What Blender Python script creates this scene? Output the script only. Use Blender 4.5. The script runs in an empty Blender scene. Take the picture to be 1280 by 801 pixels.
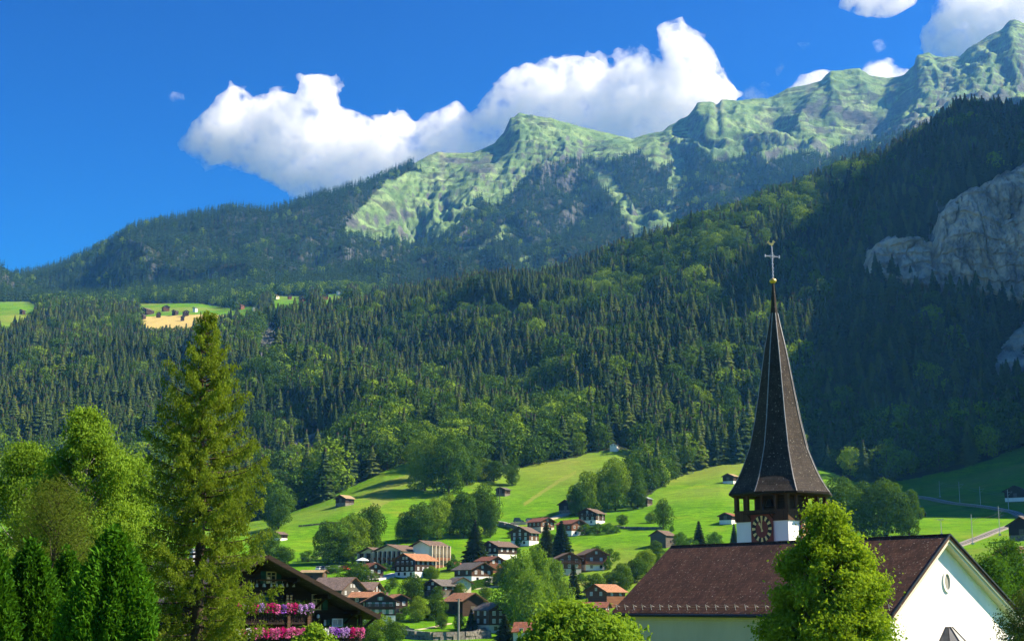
import bpy, math, random
import numpy as np
from mathutils import Vector, Matrix

rng = np.random.default_rng(7)
random.seed(7)
SC = bpy.context.scene
COL = SC.collection
R = math.radians

# ---------------------------------------------------------------- camera, world, sun, exposure
F_PX = 1800.0
PITCH = math.atan((755 - 400.5) / F_PX)
cam = bpy.data.objects.new('camera', bpy.data.cameras.new('camera'))
COL.objects.link(cam)
SC.camera = cam
cam.data.lens = F_PX / 1280 * 36
cam.data.sensor_width = 36
cam.data.clip_start = 0.5
cam.data.clip_end = 60000
cam.location = (0, 0, 0)
cam.rotation_euler = (R(90) + PITCH, 0, 0)

SUN_AZ, SUN_EL = R(86), R(42)          # azimuth to the right of the view direction
sun_dir = Vector((math.sin(SUN_AZ) * math.cos(SUN_EL), math.cos(SUN_AZ) * math.cos(SUN_EL), math.sin(SUN_EL)))
sun = bpy.data.objects.new('sun', bpy.data.lights.new('sun', 'SUN'))
COL.objects.link(sun)
sun.data.energy = 5.0
sun.data.angle = R(0.53)
sun.data.color = (1.0, 0.92, 0.76)
sun.rotation_euler = (-sun_dir).to_track_quat('-Z', 'Y').to_euler()

world = bpy.data.worlds.new('World')
SC.world = world
world.use_nodes = True
wt = world.node_tree
wt.nodes.clear()
sky = wt.nodes.new('ShaderNodeTexSky')
sky.sky_type = 'NISHITA'
sky.sun_disc = False
sky.sun_elevation = SUN_EL
sky.sun_rotation = SUN_AZ
sky.altitude = 800
sky.air_density = 1.0
sky.dust_density = 0.25
sky.ozone_density = 3.5
hsv = wt.nodes.new('ShaderNodeHueSaturation')
hsv.inputs['Saturation'].default_value = 1.85
hsv.inputs['Value'].default_value = 0.47
hsv.inputs['Hue'].default_value = 0.513
wbg = wt.nodes.new('ShaderNodeBackground')
wbg.inputs['Strength'].default_value = 0.055
wo = wt.nodes.new('ShaderNodeOutputWorld')
gam = wt.nodes.new('ShaderNodeGamma')
gam.inputs[1].default_value = 1.6
wt.links.new(sky.outputs[0], gam.inputs[0])
wt.links.new(gam.outputs[0], hsv.inputs['Color'])
wt.links.new(hsv.outputs[0], wbg.inputs['Color'])
wt.links.new(wbg.outputs[0], wo.inputs['Surface'])

SC.view_settings.view_transform = 'Standard'
SC.view_settings.look = 'None'
SC.view_settings.exposure = 1.4
SC.view_settings.gamma = 1.0
SC.render.engine = 'CYCLES'
cy = SC.cycles
cy.max_bounces = 48
cy.diffuse_bounces = 3
cy.glossy_bounces = 2
cy.transmission_bounces = 4
cy.transparent_max_bounces = 6
cy.volume_bounces = 48
cy.sample_clamp_indirect = 4
cy.caustics_reflective = False
cy.caustics_refractive = False
cy.use_denoising = True
try:
    cy.denoiser = 'OPENIMAGEDENOISE'
    cy.denoising_input_passes = 'RGB_ALBEDO_NORMAL'
except Exception:
    pass

# ---------------------------------------------------------------- surveying helpers
CT, ST = math.cos(PITCH), math.sin(PITCH)

def ray(px, py):
    """horizontal and vertical slope (x/y, z/y) of the sight line seen at a place of the photograph"""
    cx = (px - 640) / F_PX
    cyy = (400.5 - py) / F_PX
    d = CT - cyy * ST
    return cx / d, (ST + cyy * CT) / d

def at(px, py, Y):
    u, s = ray(px, py)
    return Vector((u * Y, Y, s * Y))

def proj(x, y, z):
    dz = y * CT + z * ST
    return 640 + F_PX * x / dz, 400.5 - F_PX * (z * CT - y * ST) / dz

# ---------------------------------------------------------------- noise
def _hash(i, j, k, seed):
    h = (i.astype(np.int64) * 374761393 + j.astype(np.int64) * 668265263 + k.astype(np.int64) * 2147483647 + seed * 974634777) & 0xFFFFFFFF
    h = ((h ^ (h >> 13)) * 1274126177) & 0xFFFFFFFF
    h = (h ^ (h >> 16)) & 0xFFFFFFFF
    return h.astype(np.float64) / 4294967295.0

def noise2(x, y, seed=0):
    x = np.asarray(x, float); y = np.asarray(y, float)
    i = np.floor(x); j = np.floor(y)
    fx = x - i; fy = y - j
    fx = fx * fx * (3 - 2 * fx); fy = fy * fy * (3 - 2 * fy)
    z = np.zeros_like(i)
    a = _hash(i, j, z, seed); b = _hash(i + 1, j, z, seed); c = _hash(i, j + 1, z, seed); d = _hash(i + 1, j + 1, z, seed)
    return (a * (1 - fx) + b * fx) * (1 - fy) + (c * (1 - fx) + d * fx) * fy

def fbm2(x, y, octv=4, seed=0, gain=0.5):
    s = 0; a = 1; t = 0
    for o in range(octv):
        s = s + a * (noise2(x * 2 ** o, y * 2 ** o, seed + o * 17) - 0.5)
        t += a; a *= gain
    return s / t * 2

def noise3(x, y, z, seed=0):
    i = np.floor(x); j = np.floor(y); k = np.floor(z)
    fx = x - i; fy = y - j; fz = z - k
    fx = fx * fx * (3 - 2 * fx); fy = fy * fy * (3 - 2 * fy); fz = fz * fz * (3 - 2 * fz)
    def lay(kk):
        a = _hash(i, j, kk, seed); b = _hash(i + 1, j, kk, seed); c = _hash(i, j + 1, kk, seed); d = _hash(i + 1, j + 1, kk, seed)
        return (a * (1 - fx) + b * fx) * (1 - fy) + (c * (1 - fx) + d * fx) * fy
    return lay(k) * (1 - fz) + lay(k + 1) * fz

def fbm3(x, y, z, octv=4, seed=0, gain=0.5):
    s = 0; a = 1; t = 0
    for o in range(octv):
        f = 2.03 ** o
        s = s + a * (noise3(x * f, y * f, z * f, seed + o * 31) - 0.5)
        t += a; a *= gain
    return s / t * 2

def sstep(a, b, v):
    t = np.clip((v - a) / (b - a), 0, 1)
    return t * t * (3 - 2 * t)

# ---------------------------------------------------------------- terrain: lines of relief surveyed from near to far
# each entry: (px, py, distance) seen in the photograph, or (px, None, distance, height) beyond its edges; the unseen wall at right is shaped to shade the slope
RELIEF = [
 [(-1800, None, 60, -8.0), (2600, None, 60, -8.0)],
 [(-1800, None, 200, -11), (400, None, 200, -11), (1300, None, 200, -6), (2600, None, 200, 0)],
 [(-1800, None, 330, -8), (300, None, 330, -9), (640, None, 330, -9.5), (1000, None, 330, -2), (1300, None, 330, 8), (2600, None, 330, 30)],
 [(-1800, None, 400, 2), (0, None, 400, -2), (300, 782, 400), (640, 788, 400), (800, 780, 400), (1000, 740, 400), (1280, 697, 400), (1700, None, 400, 18), (2600, None, 400, 90)],
 [(-1800, None, 450, 8), (0, 765, 450), (300, 752, 450), (640, 753, 450), (800, 745, 450), (1000, 712, 450), (1280, 682, 450), (1800, None, 460, 30), (2600, None, 480, 180)],
 [(-1800, None, 510, 14), (0, 735, 510), (300, 716, 510), (640, 718, 510), (800, 705, 510), (1000, 690, 510), (1280, 668, 510), (1700, None, 540, 50), (2300, None, 560, 150), (2600, None, 560, 200)],
 [(-1800, None, 620, 30), (0, 690, 620), (300, 678, 620), (640, 670, 620), (800, 655, 620), (1000, 652, 620), (1280, 640, 620), (1600, None, 650, 95), (1900, None, 640, 190), (2300, None, 650, 420), (2600, None, 660, 520)],
 [(-1800, None, 720, 50), (0, 665, 720), (300, 660, 710), (430, 632, 720), (640, 630, 720), (760, 622, 720), (900, 612, 720), (1000, 622, 720), (1150, 625, 720), (1280, 604, 720), (1500, None, 760, 120), (1800, None, 780, 290), (2200, None, 800, 520), (2600, None, 860, 680)],
 [(-1800, None, 900, 90), (0, 640, 880), (300, 650, 790), (345, 646, 790), (385, 630, 790), (440, 608, 800), (480, 589, 810), (530, 574, 830), (600, 574, 840), (650, 577, 850), (700, 568, 860), (770, 560, 870), (820, 588, 835), (860, 588, 840), (900, 580, 850), (960, 578, 850), (1050, 590, 840), (1150, 596, 830), (1200, 586, 830), (1280, 556, 850), (1450, None, 860, 200), (1700, None, 900, 430), (2200, None, 980, 660), (2600, None, 1040, 700)],
 [(-1800, None, 1250, 200), (0, 535, 1280), (300, 520, 1200), (600, 470, 1150), (800, 450, 1130), (1000, 412, 1130), (1060, 400, 1130), (1100, 362, 1130), (1170, 366, 1130), (1280, 384, 1120), (1400, None, 1130, 330), (1600, None, 1160, 580), (2000, None, 1200, 800), (2600, None, 1260, 800)],
 [(-1800, None, 1350, 235), (0, 515, 1330), (300, 498, 1250), (600, 453, 1210), (800, 432, 1190), (1000, 388, 1190), (1060, 370, 1190), (1085, 318, 1190), (1130, 300, 1190), (1162, 308, 1190), (1172, 272, 1190), (1200, 250, 1190), (1240, 234, 1190), (1280, 214, 1190), (1400, None, 1200, 470), (1600, None, 1230, 700), (2000, None, 1300, 880), (2600, None, 1350, 1000)],
 [(-1800, None, 2000, 400), (-300, 412, 2000), (0, 402, 2000), (180, 402, 2000), (300, 398, 1950), (430, 382, 1850), (480, 380, 1800), (540, 370, 1750), (600, 362, 1700), (650, 355, 1650), (700, 345, 1650), (750, 336, 1650), (830, 313, 1650), (880, 291, 1650), (930, 275, 1650), (1000, 244, 1650), (1050, 226, 1650), (1100, 211, 1650), (1150, 184, 1650), (1200, 157, 1650), (1240, 155, 1650), (1280, 162, 1620), (1500, None, 1600, 760), (2000, None, 1600, 1000), (2600, None, 1600, 1200)],
 [(-1800, None, 2350, 440), (-300, 392, 2350), (0, 382, 2350), (180, 381, 2350), (300, 380, 2300), (430, 374, 2150), (480, 385, 2100), (540, 385, 2050), (600, 392, 2050), (750, 370, 2050), (880, 335, 2050), (1000, 300, 2050), (1150, 240, 2050), (1280, 215, 2000), (1500, None, 2000, 650), (2600, None, 2000, 900)],
 [(-1800, None, 2900, 600), (-300, 400, 2900), (0, 374, 2900), (180, 362, 2900), (300, 348, 2900), (430, 342, 2900), (540, 345, 2900), (640, 345, 3000), (760, 335, 3050), (900, 300, 3100), (1000, 270, 3100), (1150, 190, 3100), (1280, 160, 3100), (1500, None, 3100, 800), (2600, None, 3100, 1100)],
 [(-1800, None, 3250, 650), (-300, 425, 3250), (0, 368, 3250), (60, 356, 3250), (130, 332, 3250), (200, 313, 3250), (330, 303, 3250), (430, 296, 3300), (480, 300, 3450), (540, 292, 3600), (640, 275, 3700), (760, 268, 3750), (800, 262, 3800), (900, 225, 3850), (1000, 205, 3850), (1150, 165, 3850), (1280, 130, 3850), (1500, None, 3800, 1000), (2600, None, 3800, 1300)],
 [(-1800, None, 3600, 690), (-300, 440, 3600), (0, 361, 3600), (60, 345, 3600), (130, 312, 3600), (160, 296, 3600), (200, 287, 3600), (270, 273, 3600), (285, 268, 3600), (335, 275, 3600), (370, 264, 3650), (400, 252, 3700), (440, 243, 3800), (480, 227, 4000), (520, 209, 4200), (545, 199, 4350), (590, 202, 4400), (618, 194, 4450), (630, 178, 4480), (638, 160, 4500), (650, 152, 4500), (690, 156, 4500), (730, 167, 4500), (790, 182, 4450), (830, 170, 4450), (862, 150, 4500), (872, 137, 4500), (890, 136, 4500), (896, 141, 4500), (902, 132, 4500), (920, 134, 4500), (950, 131, 4550), (965, 129, 4600), (985, 119, 4600), (1005, 116, 4600), (1026, 110, 4600), (1038, 97, 4600), (1075, 94, 4600), (1088, 104, 4600), (1108, 109, 4600), (1130, 106, 4600), (1143, 94, 4600), (1146, 80, 4600), (1162, 77, 4600), (1170, 83, 4600), (1200, 84, 4600), (1212, 72, 4600), (1240, 55, 4600), (1254, 48, 4600), (1262, 38, 4600), (1268, 36, 4600), (1285, 42, 4600), (1500, None, 4600, 1900), (2600, None, 4600, 1900)],
 [(-1800, None, 4400, 350), (400, None, 4600, 420), (640, None, 5200, 1000), (1280, None, 5300, 1200), (2600, None, 5300, 1200)],
 [(-1800, None, 6200, 0), (2600, None, 6200, 0)],
]
LINES = []
for ln in RELIEF:
    us, ys, zs = [], [], []
    for e in ln:
        if e[1] is None:
            us.append((e[0] - 640) / F_PX); ys.append(e[2]); zs.append(e[3])
        else:
            u, s = ray(e[0], e[1]); us.append(u); ys.append(e[2]); zs.append(s * e[2])
    LINES.append((np.array(us), np.array(ys), np.array(zs)))

def H0(x, y):
    x = np.asarray(x, float); y = np.asarray(y, float)
    yc = np.maximum(y, 40.0)
    u = x / yc
    Ys = np.array([np.interp(u, l[0], l[1]) for l in LINES])
    Zs = np.array([np.interp(u, l[0], l[2]) for l in LINES])
    K = len(LINES)
    S = (Zs[1:] - Zs[:-1]) / (Ys[1:] - Ys[:-1])
    T = np.zeros_like(Zs)
    a, b = S[:-1], S[1:]
    same = (a * b) > 0
    T[1:-1] = np.where(same, 2 * a * b / np.where(np.abs(a + b) < 1e-9, 1e-9, a + b), 0)
    out = np.full(x.shape, -8.0)
    for k in range(K - 1):
        m = (yc >= Ys[k]) & (yc <= Ys[k + 1])
        h = Ys[k + 1] - Ys[k]
        t = np.clip((yc - Ys[k]) / h, 0, 1)
        v = (2*t**3 - 3*t**2 + 1) * Zs[k] + (t**3 - 2*t**2 + t) * h * T[k] + (-2*t**3 + 3*t**2) * Zs[k+1] + (t**3 - t**2) * h * T[k+1]
        out = np.where(m, v, out)
    return out

def H(x, y):
    x = np.asarray(x, float); y = np.asarray(y, float)
    z = H0(x, y)
    yc = np.maximum(y, 40.0)
    u = x / yc
    # soft swells in the meadows, ribs and gullies on the slopes
    z = z + fbm2(x / 70, y / 70, 3, 5) * 1.6 * sstep(300, 600, y)
    rib = (1 - np.abs(fbm2(x / 210 + y / 900, y / 420, 4, 11)) * 2.4) * 30 + fbm2(x / 90, y / 110, 3, 13) * 8 - 15
    z = z + rib * sstep(870, 1080, y) * (1 - sstep(1450, 1630, y) * 0.86) * (1 - 0.8 * sstep(0.22, 0.27, u) * sstep(0.60, 0.42, u))
    far = sstep(2450, 3050, y)
    w1 = fbm2(x / 420, y / 520, 3, 19)
    ridge = 1 - np.abs(fbm2(u * 9 + w1 * 0.5 + y / 5200, y / 1900 + w1 * 0.6, 4, 23)) * 2.2
    ridge2 = 1 - np.abs(fbm2(u * 34 + w1 * 1.6, y / 520 + w1, 3, 29)) * 2.0
    ytop = np.interp(u, LINES[-3][0], LINES[-3][1])
    near_top = sstep(0, 600, ytop - y)
    z = z + (ridge * 85 + ridge2 * 22) * far * (0.05 + 0.95 * near_top) * sstep(0, 300, 5600 - y) - 55 * far * near_top
    crag = 1 - np.abs(fbm2(x / 120 + w1 * 2, y / 150 + w1, 6, 43, 0.62)) * 2.6
    z = z + crag * 30 * far * (0.12 + 0.88 * near_top)
    # beds of rock: steps running round the high slopes
    bed = z / 31 + fbm2(x / 500, y / 500, 3, 47) * 2.2 + 0.0006 * x
    fr = bed - np.floor(bed)
    z = z + (sstep(0.55, 0.95, fr) - fr) * 13 * far * sstep(0.40, 0.62, noise2(x / 330, y / 330, 51) + 0.25 * (z > 1100)) * (0.3 + 0.7 * near_top)
    return z

def Hs(x, y):
    return float(H(np.array([x]), np.array([y]))[0])

def hit(px, py, y0=330.0, y1=4600.0):
    """the point of the ground seen at a place of the photograph"""
    u, s = ray(px, py)
    Y = np.concatenate([np.arange(y0, 1200, 0.5), np.arange(1200, y1, 2.0)])
    z = H(u * Y, Y)
    above = z >= s * Y
    if above.any():
        Yh = Y[np.argmax(above)]
    else:
        Yh = 500.0
    return Vector((u * Yh, Yh, float(H(np.array([u * Yh]), np.array([Yh]))[0])))

# ---------------------------------------------------------------- mesh building
class MB:
    """collects polygons for ONE mesh object"""
    def __init__(self):
        self.v = []; self.f = []; self.n = 0; self.mi = []
    def add(self, verts, faces, mi=0):
        b = self.n
        self.v.extend([tuple(p) for p in verts]); self.n += len(verts)
        for f in faces:
            self.f.append([i + b for i in f]); self.mi.append(mi)
    def box(self, c, s, rz=0.0, mi=0, taper=1.0):
        hx, hy, hz = s[0] / 2, s[1] / 2, s[2] / 2
        cs, sn = math.cos(rz), math.sin(rz)
        P = []
        for z in (-1, 1):
            k = taper if z > 0 else 1
            for a, b in ((-1, -1), (1, -1), (1, 1), (-1, 1)):
                x, y = a * hx * k, b * hy * k
                P.append((c[0] + x * cs - y * sn, c[1] + x * sn + y * cs, c[2] + z * hz))
        self.add(P, [(3, 2, 1, 0), (4, 5, 6, 7), (0, 1, 5, 4), (1, 2, 6, 5), (2, 3, 7, 6), (3, 0, 4, 7)], mi)
    def prism(self, poly, h, ax, mi=0):
        """poly: 3D points of a planar outline, extruded by the vector ax*h"""
        a = Vector(ax) * h
        n = len(poly)
        P = [Vector(p) for p in poly] + [Vector(p) + a for p in poly]
        F = [tuple(range(n))[::-1], tuple(range(n, 2 * n))] + [(i, (i + 1) % n, n + (i + 1) % n, n + i) for i in range(n)]
        self.add(P, F, mi)
    def bar(self, a, b, w, h=None, mi=0):
        a = Vector(a); b = Vector(b); d = (b - a)
        if d.length < 1e-6: return
        d.normalize(); h = h or w
        up = Vector((0, 0, 1)) if abs(d.z) < 0.95 else Vector((1, 0, 0))
        s = d.cross(up).normalized() * (w / 2); t = s.cross(d).normalized() * (h / 2)
        P = [a - s - t, a + s - t, a + s + t, a - s + t, b - s - t, b + s - t, b + s + t, b - s + t]
        self.add(P, [(3, 2, 1, 0), (4, 5, 6, 7), (0, 1, 5, 4), (1, 2, 6, 5), (2, 3, 7, 6), (3, 0, 4, 7)], mi)
    def tube(self, pts, rad, seg=8, mi=0, cap=True):
        pts = [Vector(p) for p in pts]; n = len(pts)
        if not hasattr(rad, '__len__'): rad = [rad] * n
        P = []; pd = None
        for i, p in enumerate(pts):
            d = (pts[min(i + 1, n - 1)] - pts[max(i - 1, 0)]).normalized()
            up = Vector((0, 0, 1)) if abs(d.z) < 0.9 else Vector((1, 0, 0))
            s = d.cross(up).normalized(); t = s.cross(d).normalized()
            for k in range(seg):
                a = 2 * math.pi * k / seg
                P.append(p + (s * math.cos(a) + t * math.sin(a)) * rad[i])
        F = []
        for i in range(n - 1):
            for k in range(seg):
                F.append((i * seg + k, i * seg + (k + 1) % seg, (i + 1) * seg + (k + 1) % seg, (i + 1) * seg + k))
        if cap:
            F.append(tuple(range(seg))[::-1]); F.append(tuple(range((n - 1) * seg, n * seg)))
        self.add(P, F, mi)
    def lathe(self, prof, seg=16, c=(0, 0, 0), mi=0, rot=0.0):
        P = []
        for r, z in prof:
            for k in range(seg):
                a = 2 * math.pi * k / seg + rot
                P.append((c[0] + r * math.cos(a), c[1] + r * math.sin(a), c[2] + z))
        F = []
        for i in range(len(prof) - 1):
            for k in range(seg):
                F.append((i * seg + k, i * seg + (k + 1) % seg, (i + 1) * seg + (k + 1) % seg, (i + 1) * seg + k))
        F.append(tuple(range(seg))[::-1]); F.append(tuple(range((len(prof) - 1) * seg, len(prof) * seg)))
        self.add(P, F, mi)
    def build(self, name, mat, parent=None, smooth=False, loc=None):
        me = bpy.data.meshes.new(name)
        me.from_pydata(self.v, [], self.f)
        mats = mat if isinstance(mat, (list, tuple)) else [mat]
        for m in mats: me.materials.append(m)
        if len(mats) > 1: me.polygons.foreach_set('material_index', self.mi)
        if smooth: me.polygons.foreach_set('use_smooth', [True] * len(me.polygons))
        me.update()
        o = bpy.data.objects.new(name, me)
        COL.objects.link(o)
        if parent is not None: o.parent = parent
        if loc is not None: o.location = loc
        return o

def np_mesh(name, V, Fq=None, Ft=None, mats=(), attrs=None, mi=None, smooth=False):
    """fast mesh from arrays of quads and/or triangles; attrs are per-face floats"""
    me = bpy.data.meshes.new(name)
    nq = 0 if Fq is None else len(Fq); nt = 0 if Ft is None else len(Ft)
    me.vertices.add(len(V)); me.vertices.foreach_set('co', np.asarray(V, np.float32).ravel())
    loops = []
    if nq: loops.append(np.asarray(Fq, np.int32).ravel())
    if nt: loops.append(np.asarray(Ft, np.int32).ravel())
    loops = np.concatenate(loops)
    me.loops.add(len(loops)); me.loops.foreach_set('vertex_index', loops)
    me.polygons.add(nq + nt)
    starts = np.concatenate([np.arange(nq) * 4, nq * 4 + np.arange(nt) * 3]).astype(np.int32)
    me.polygons.foreach_set('loop_start', starts)
    if mi is not None: me.polygons.foreach_set('material_index', np.asarray(mi, np.int32))
    me.polygons.foreach_set('use_smooth', np.full(nq + nt, smooth, bool))
    for m in mats: me.materials.append(m)
    if attrs:
        for k, (dom, a) in attrs.items():
            at_ = me.attributes.new(k, 'FLOAT', dom)
            at_.data.foreach_set('value', np.asarray(a, np.float32))
    me.update(calc_edges=True)
    return me

def obj(name, me, parent=None, loc=None):
    o = bpy.data.objects.new(name, me); COL.objects.link(o)
    if parent is not None: o.parent = parent
    if loc is not None: o.location = loc
    return o

def tag(o, label=None, cat=None, group=None, kind=None):
    if label: o['label'] = label
    if cat: o['category'] = cat
    if group: o['group'] = group
    if kind: o['kind'] = kind
    return o

def thing(name, label, cat, loc=(0, 0, 0), rz=0.0, group=None):
    o = bpy.data.objects.new(name, None); COL.objects.link(o)
    o.location = loc; o.rotation_euler = (0, 0, rz); o.empty_display_size = 0.5
    return tag(o, label, cat, group)

# ---------------------------------------------------------------- materials
def newmat(name):
    m = bpy.data.materials.new(name); m.use_nodes = True
    nt = m.node_tree; nt.nodes.clear()
    return m, nt, nt.nodes.new('ShaderNodeOutputMaterial')

def N(nt, t, **kw):
    n = nt.nodes.new(t)
    for k, v in kw.items():
        if k.startswith('i_'):
            n.inputs[k[2:].replace('_', ' ')].default_value = v
        else: setattr(n, k, v)
    return n

def ramp(nt, fac, stops, interp='LINEAR'):
    r = nt.nodes.new('ShaderNodeValToRGB'); r.color_ramp.interpolation = interp
    el = r.color_ramp.elements
    while len(el) < len(stops): el.new(0.5)
    for e, (p, c) in zip(el, stops):
        e.position = p; e.color = (*c, 1) if len(c) == 3 else c
    nt.links.new(fac, r.inputs[0])
    return r.outputs[0]

def mixc(nt, fac, a, b, mode='MIX'):
    m = nt.nodes.new('ShaderNodeMix'); m.data_type = 'RGBA'; m.blend_type = mode
    for s, v in ((0, fac), (6, a), (7, b)):
        if hasattr(v, 'is_linked'): nt.links.new(v, m.inputs[s])
        elif s == 0: m.inputs[0].default_value = v
        else: m.inputs[s].default_value = (*v, 1) if len(v) == 3 else v
    return m.outputs[2]

def noise_n(nt, scale, detail=4, rough=0.55, coord='Object', vec=None, stretch=None):
    if vec is None:
        tc = nt.nodes.new('ShaderNodeTexCoord'); vec = tc.outputs[coord]
    if stretch:
        mp = nt.nodes.new('ShaderNodeMapping'); mp.inputs['Scale'].default_value = stretch
        nt.links.new(vec, mp.inputs[0]); vec = mp.outputs[0]
    n = nt.nodes.new('ShaderNodeTexNoise'); n.inputs['Scale'].default_value = scale
    n.inputs['Detail'].default_value = detail; n.inputs['Roughness'].default_value = rough
    nt.links.new(vec, n.inputs['Vector'])
    return n.outputs[0]

def bump(nt, h, strength, dist):
    b = nt.nodes.new('ShaderNodeBump'); b.inputs['Strength'].default_value = strength; b.inputs['Distance'].default_value = dist
    nt.links.new(h, b.inputs['Height']); return b.outputs[0]

def prin(nt, out, col, rough=0.8, spec=0.3, nrm=None, metal=0.0):
    p = nt.nodes.new('ShaderNodeBsdfPrincipled')
    if hasattr(col, 'is_linked'): nt.links.new(col, p.inputs['Base Color'])
    else: p.inputs['Base Color'].default_value = (*col, 1)
    p.inputs['Roughness'].default_value = rough
    p.inputs['Specular IOR Level'].default_value = spec
    p.inputs['Metallic'].default_value = metal
    if nrm is not None: nt.links.new(nrm, p.inputs['Normal'])
    nt.links.new(p.outputs[0], out.inputs['Surface'])
    return p

def simple(name, col, rough=0.7, spec=0.3, var=0.25, scale=2.0, metal=0.0, bmp=0.0, stretch=None):
    m, nt, out = newmat(name)
    n = noise_n(nt, scale, 5, 0.6, stretch=stretch)
    lo = tuple(c * (1 - var) for c in col); hi = tuple(min(1, c * (1 + var)) for c in col)
    c = ramp(nt, n, [(0.3, lo), (0.7, hi)])
    nr = bump(nt, n, bmp, 0.05) if bmp else None
    prin(nt, out, c, rough, spec, nr, metal)
    return m

def leafmat(name, dark, light, trans=0.35, tint=None, hue=0.5, nscale=0.25):
    """foliage: every leaf has its own tone ('rnd'), every tree its own too"""
    m, nt, out = newmat(name)
    a = N(nt, 'ShaderNodeAttribute', attribute_name='rnd')
    oi = N(nt, 'ShaderNodeObjectInfo')
    mx = N(nt, 'ShaderNodeMath', operation='MULTIPLY_ADD'); mx.inputs[1].default_value = 0.65
    nt.links.new(a.outputs['Fac'], mx.inputs[0])
    m2 = N(nt, 'ShaderNodeMath', operation='MULTIPLY'); m2.inputs[1].default_value = 0.35
    nt.links.new(oi.outputs['Random'], m2.inputs[0]); nt.links.new(m2.outputs[0], mx.inputs[2])
    c = ramp(nt, mx.outputs[0], [(0.0, dark), (1.0, light)])
    if tint:
        c = mixc(nt, ramp(nt, oi.outputs['Random'], [(0.6, (0, 0, 0)), (1.0, (0.8, 0.8, 0.8))]), c, tint)
    d = N(nt, 'ShaderNodeBsdfDiffuse'); t = N(nt, 'ShaderNodeBsdfTranslucent')
    nt.links.new(c, d.inputs[0])
    tc_ = mixc(nt, 1.0, c, (1.5, 1.45, 0.5), 'MULTIPLY')
    nt.links.new(tc_, t.inputs[0])
    ms = N(nt, 'ShaderNodeMixShader'); ms.inputs[0].default_value = trans
    nt.links.new(d.outputs[0], ms.inputs[1]); nt.links.new(t.outputs[0], ms.inputs[2])
    nt.links.new(ms.outputs[0], out.inputs['Surface'])
    return m
# ================================================================ GROUND
def inpoly(px, py, poly):
    n = len(poly); c = np.zeros(px.shape, bool)
    j = n - 1
    for i in range(n):
        xi, yi = poly[i]; xj, yj = poly[j]
        m = ((yi > py) != (yj > py)) & (px < (xj - xi) * (py - yi) / ((yj - yi) if yj != yi else 1e-9) + xi)
        c ^= m; j = i
    return c

# treeless ground far up: pastures, gullies, rock (outlines surveyed on the slope)
PASTURE_FAR = [
 [(425, 292), (445, 268), (470, 240), (500, 222), (560, 203), (660, 205), (668, 222), (640, 252), (610, 240), (575, 262), (545, 290), (520, 306), (470, 300)],
 [(560, 262), (600, 236), (640, 228), (655, 236), (625, 256), (600, 250), (575, 285), (550, 300), (535, 296)],
 [(640, 145), (760, 160), (880, 120), (960, 120), (1010, 100), (1010, 140), (940, 190), (900, 205), (870, 190), (840, 200), (820, 215), (800, 190), (760, 205), (700, 195), (650, 185)],
 [(735, 205), (760, 215), (790, 255), (800, 290), (785, 290), (765, 250), (745, 225)],
 [(838, 195), (856, 200), (850, 232), (846, 268), (836, 268), (838, 230)],
 [(790, 262), (850, 262), (846, 282), (800, 292)],
 [(575, 318), (640, 280), (645, 286), (585, 325)],
 [(645, 330), (665, 318), (668, 324), (650, 336)],
 [(1235, 60), (1290, 60), (1290, 90), (1250, 85)],
]
ROCK_FAR = [
 [(930, 165), (1010, 130), (1290, 95), (1290, 175), (1180, 160), (1080, 180), (960, 205)],
 [(540, 195), (600, 200), (640, 160), (660, 185), (600, 222)],
]
CLEAR_NEAR = [   # treeless patches of the wooded slope (pasture)
 [(170, 379), (246, 379), (292, 386), (300, 398), (262, 420), (225, 428), (176, 426)],
 [(-60, 378), (36, 377), (50, 384), (40, 410), (10, 424), (-60, 426)],
 [(338, 370), (385, 370), (388, 396), (340, 399)],
 [(398, 369), (432, 366), (434, 394), (400, 397)],
 [(450, 370), (466, 370), (466, 394), (450, 394)],
 [(296, 383), (322, 383), (320, 406), (298, 408)],
 [(552, 398), (572, 385), (604, 376), (602, 384), (575, 406), (556, 408)],
 [(505, 350), (525, 345), (528, 352), (508, 358)],
 [(485, 450), (500, 444), (498, 462), (488, 466)],
]
CLIFF = [
 [(1078, 318), (1110, 300), (1150, 305), (1168, 306), (1172, 272), (1200, 248), (1240, 232), (1290, 205), (1290, 385), (1230, 372), (1170, 366), (1120, 362), (1085, 352)],
 [(1240, 455), (1262, 425), (1290, 395), (1290, 478), (1250, 470)],
 [(318, 410), (345, 405), (350, 440), (335, 470), (320, 462)],
 [(995, 375), (1012, 365), (1014, 382), (1000, 392)],
 [(360, 560), (385, 545), (410, 540), (420, 575), (395, 590), (368, 585)],
]
# the edge of the wood above the meadows: (px, py) of its foot
EDGE = [(-400, 652), (0, 650), (300, 655), (345, 648), (385, 632), (440, 610), (480, 590), (522, 573), (540, 586), (560, 600), (590, 596), (620, 590), (660, 583), (700, 574), (770, 562), (800, 566),
        (802, 622), (815, 618), (840, 600), (865, 592), (900, 583), (925, 579), (960, 575), (1030, 585), (1060, 600), (1120, 603), (1150, 598), (1190, 588), (1240, 575), (1280, 558), (1400, 540), (2600, 500)]

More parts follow.
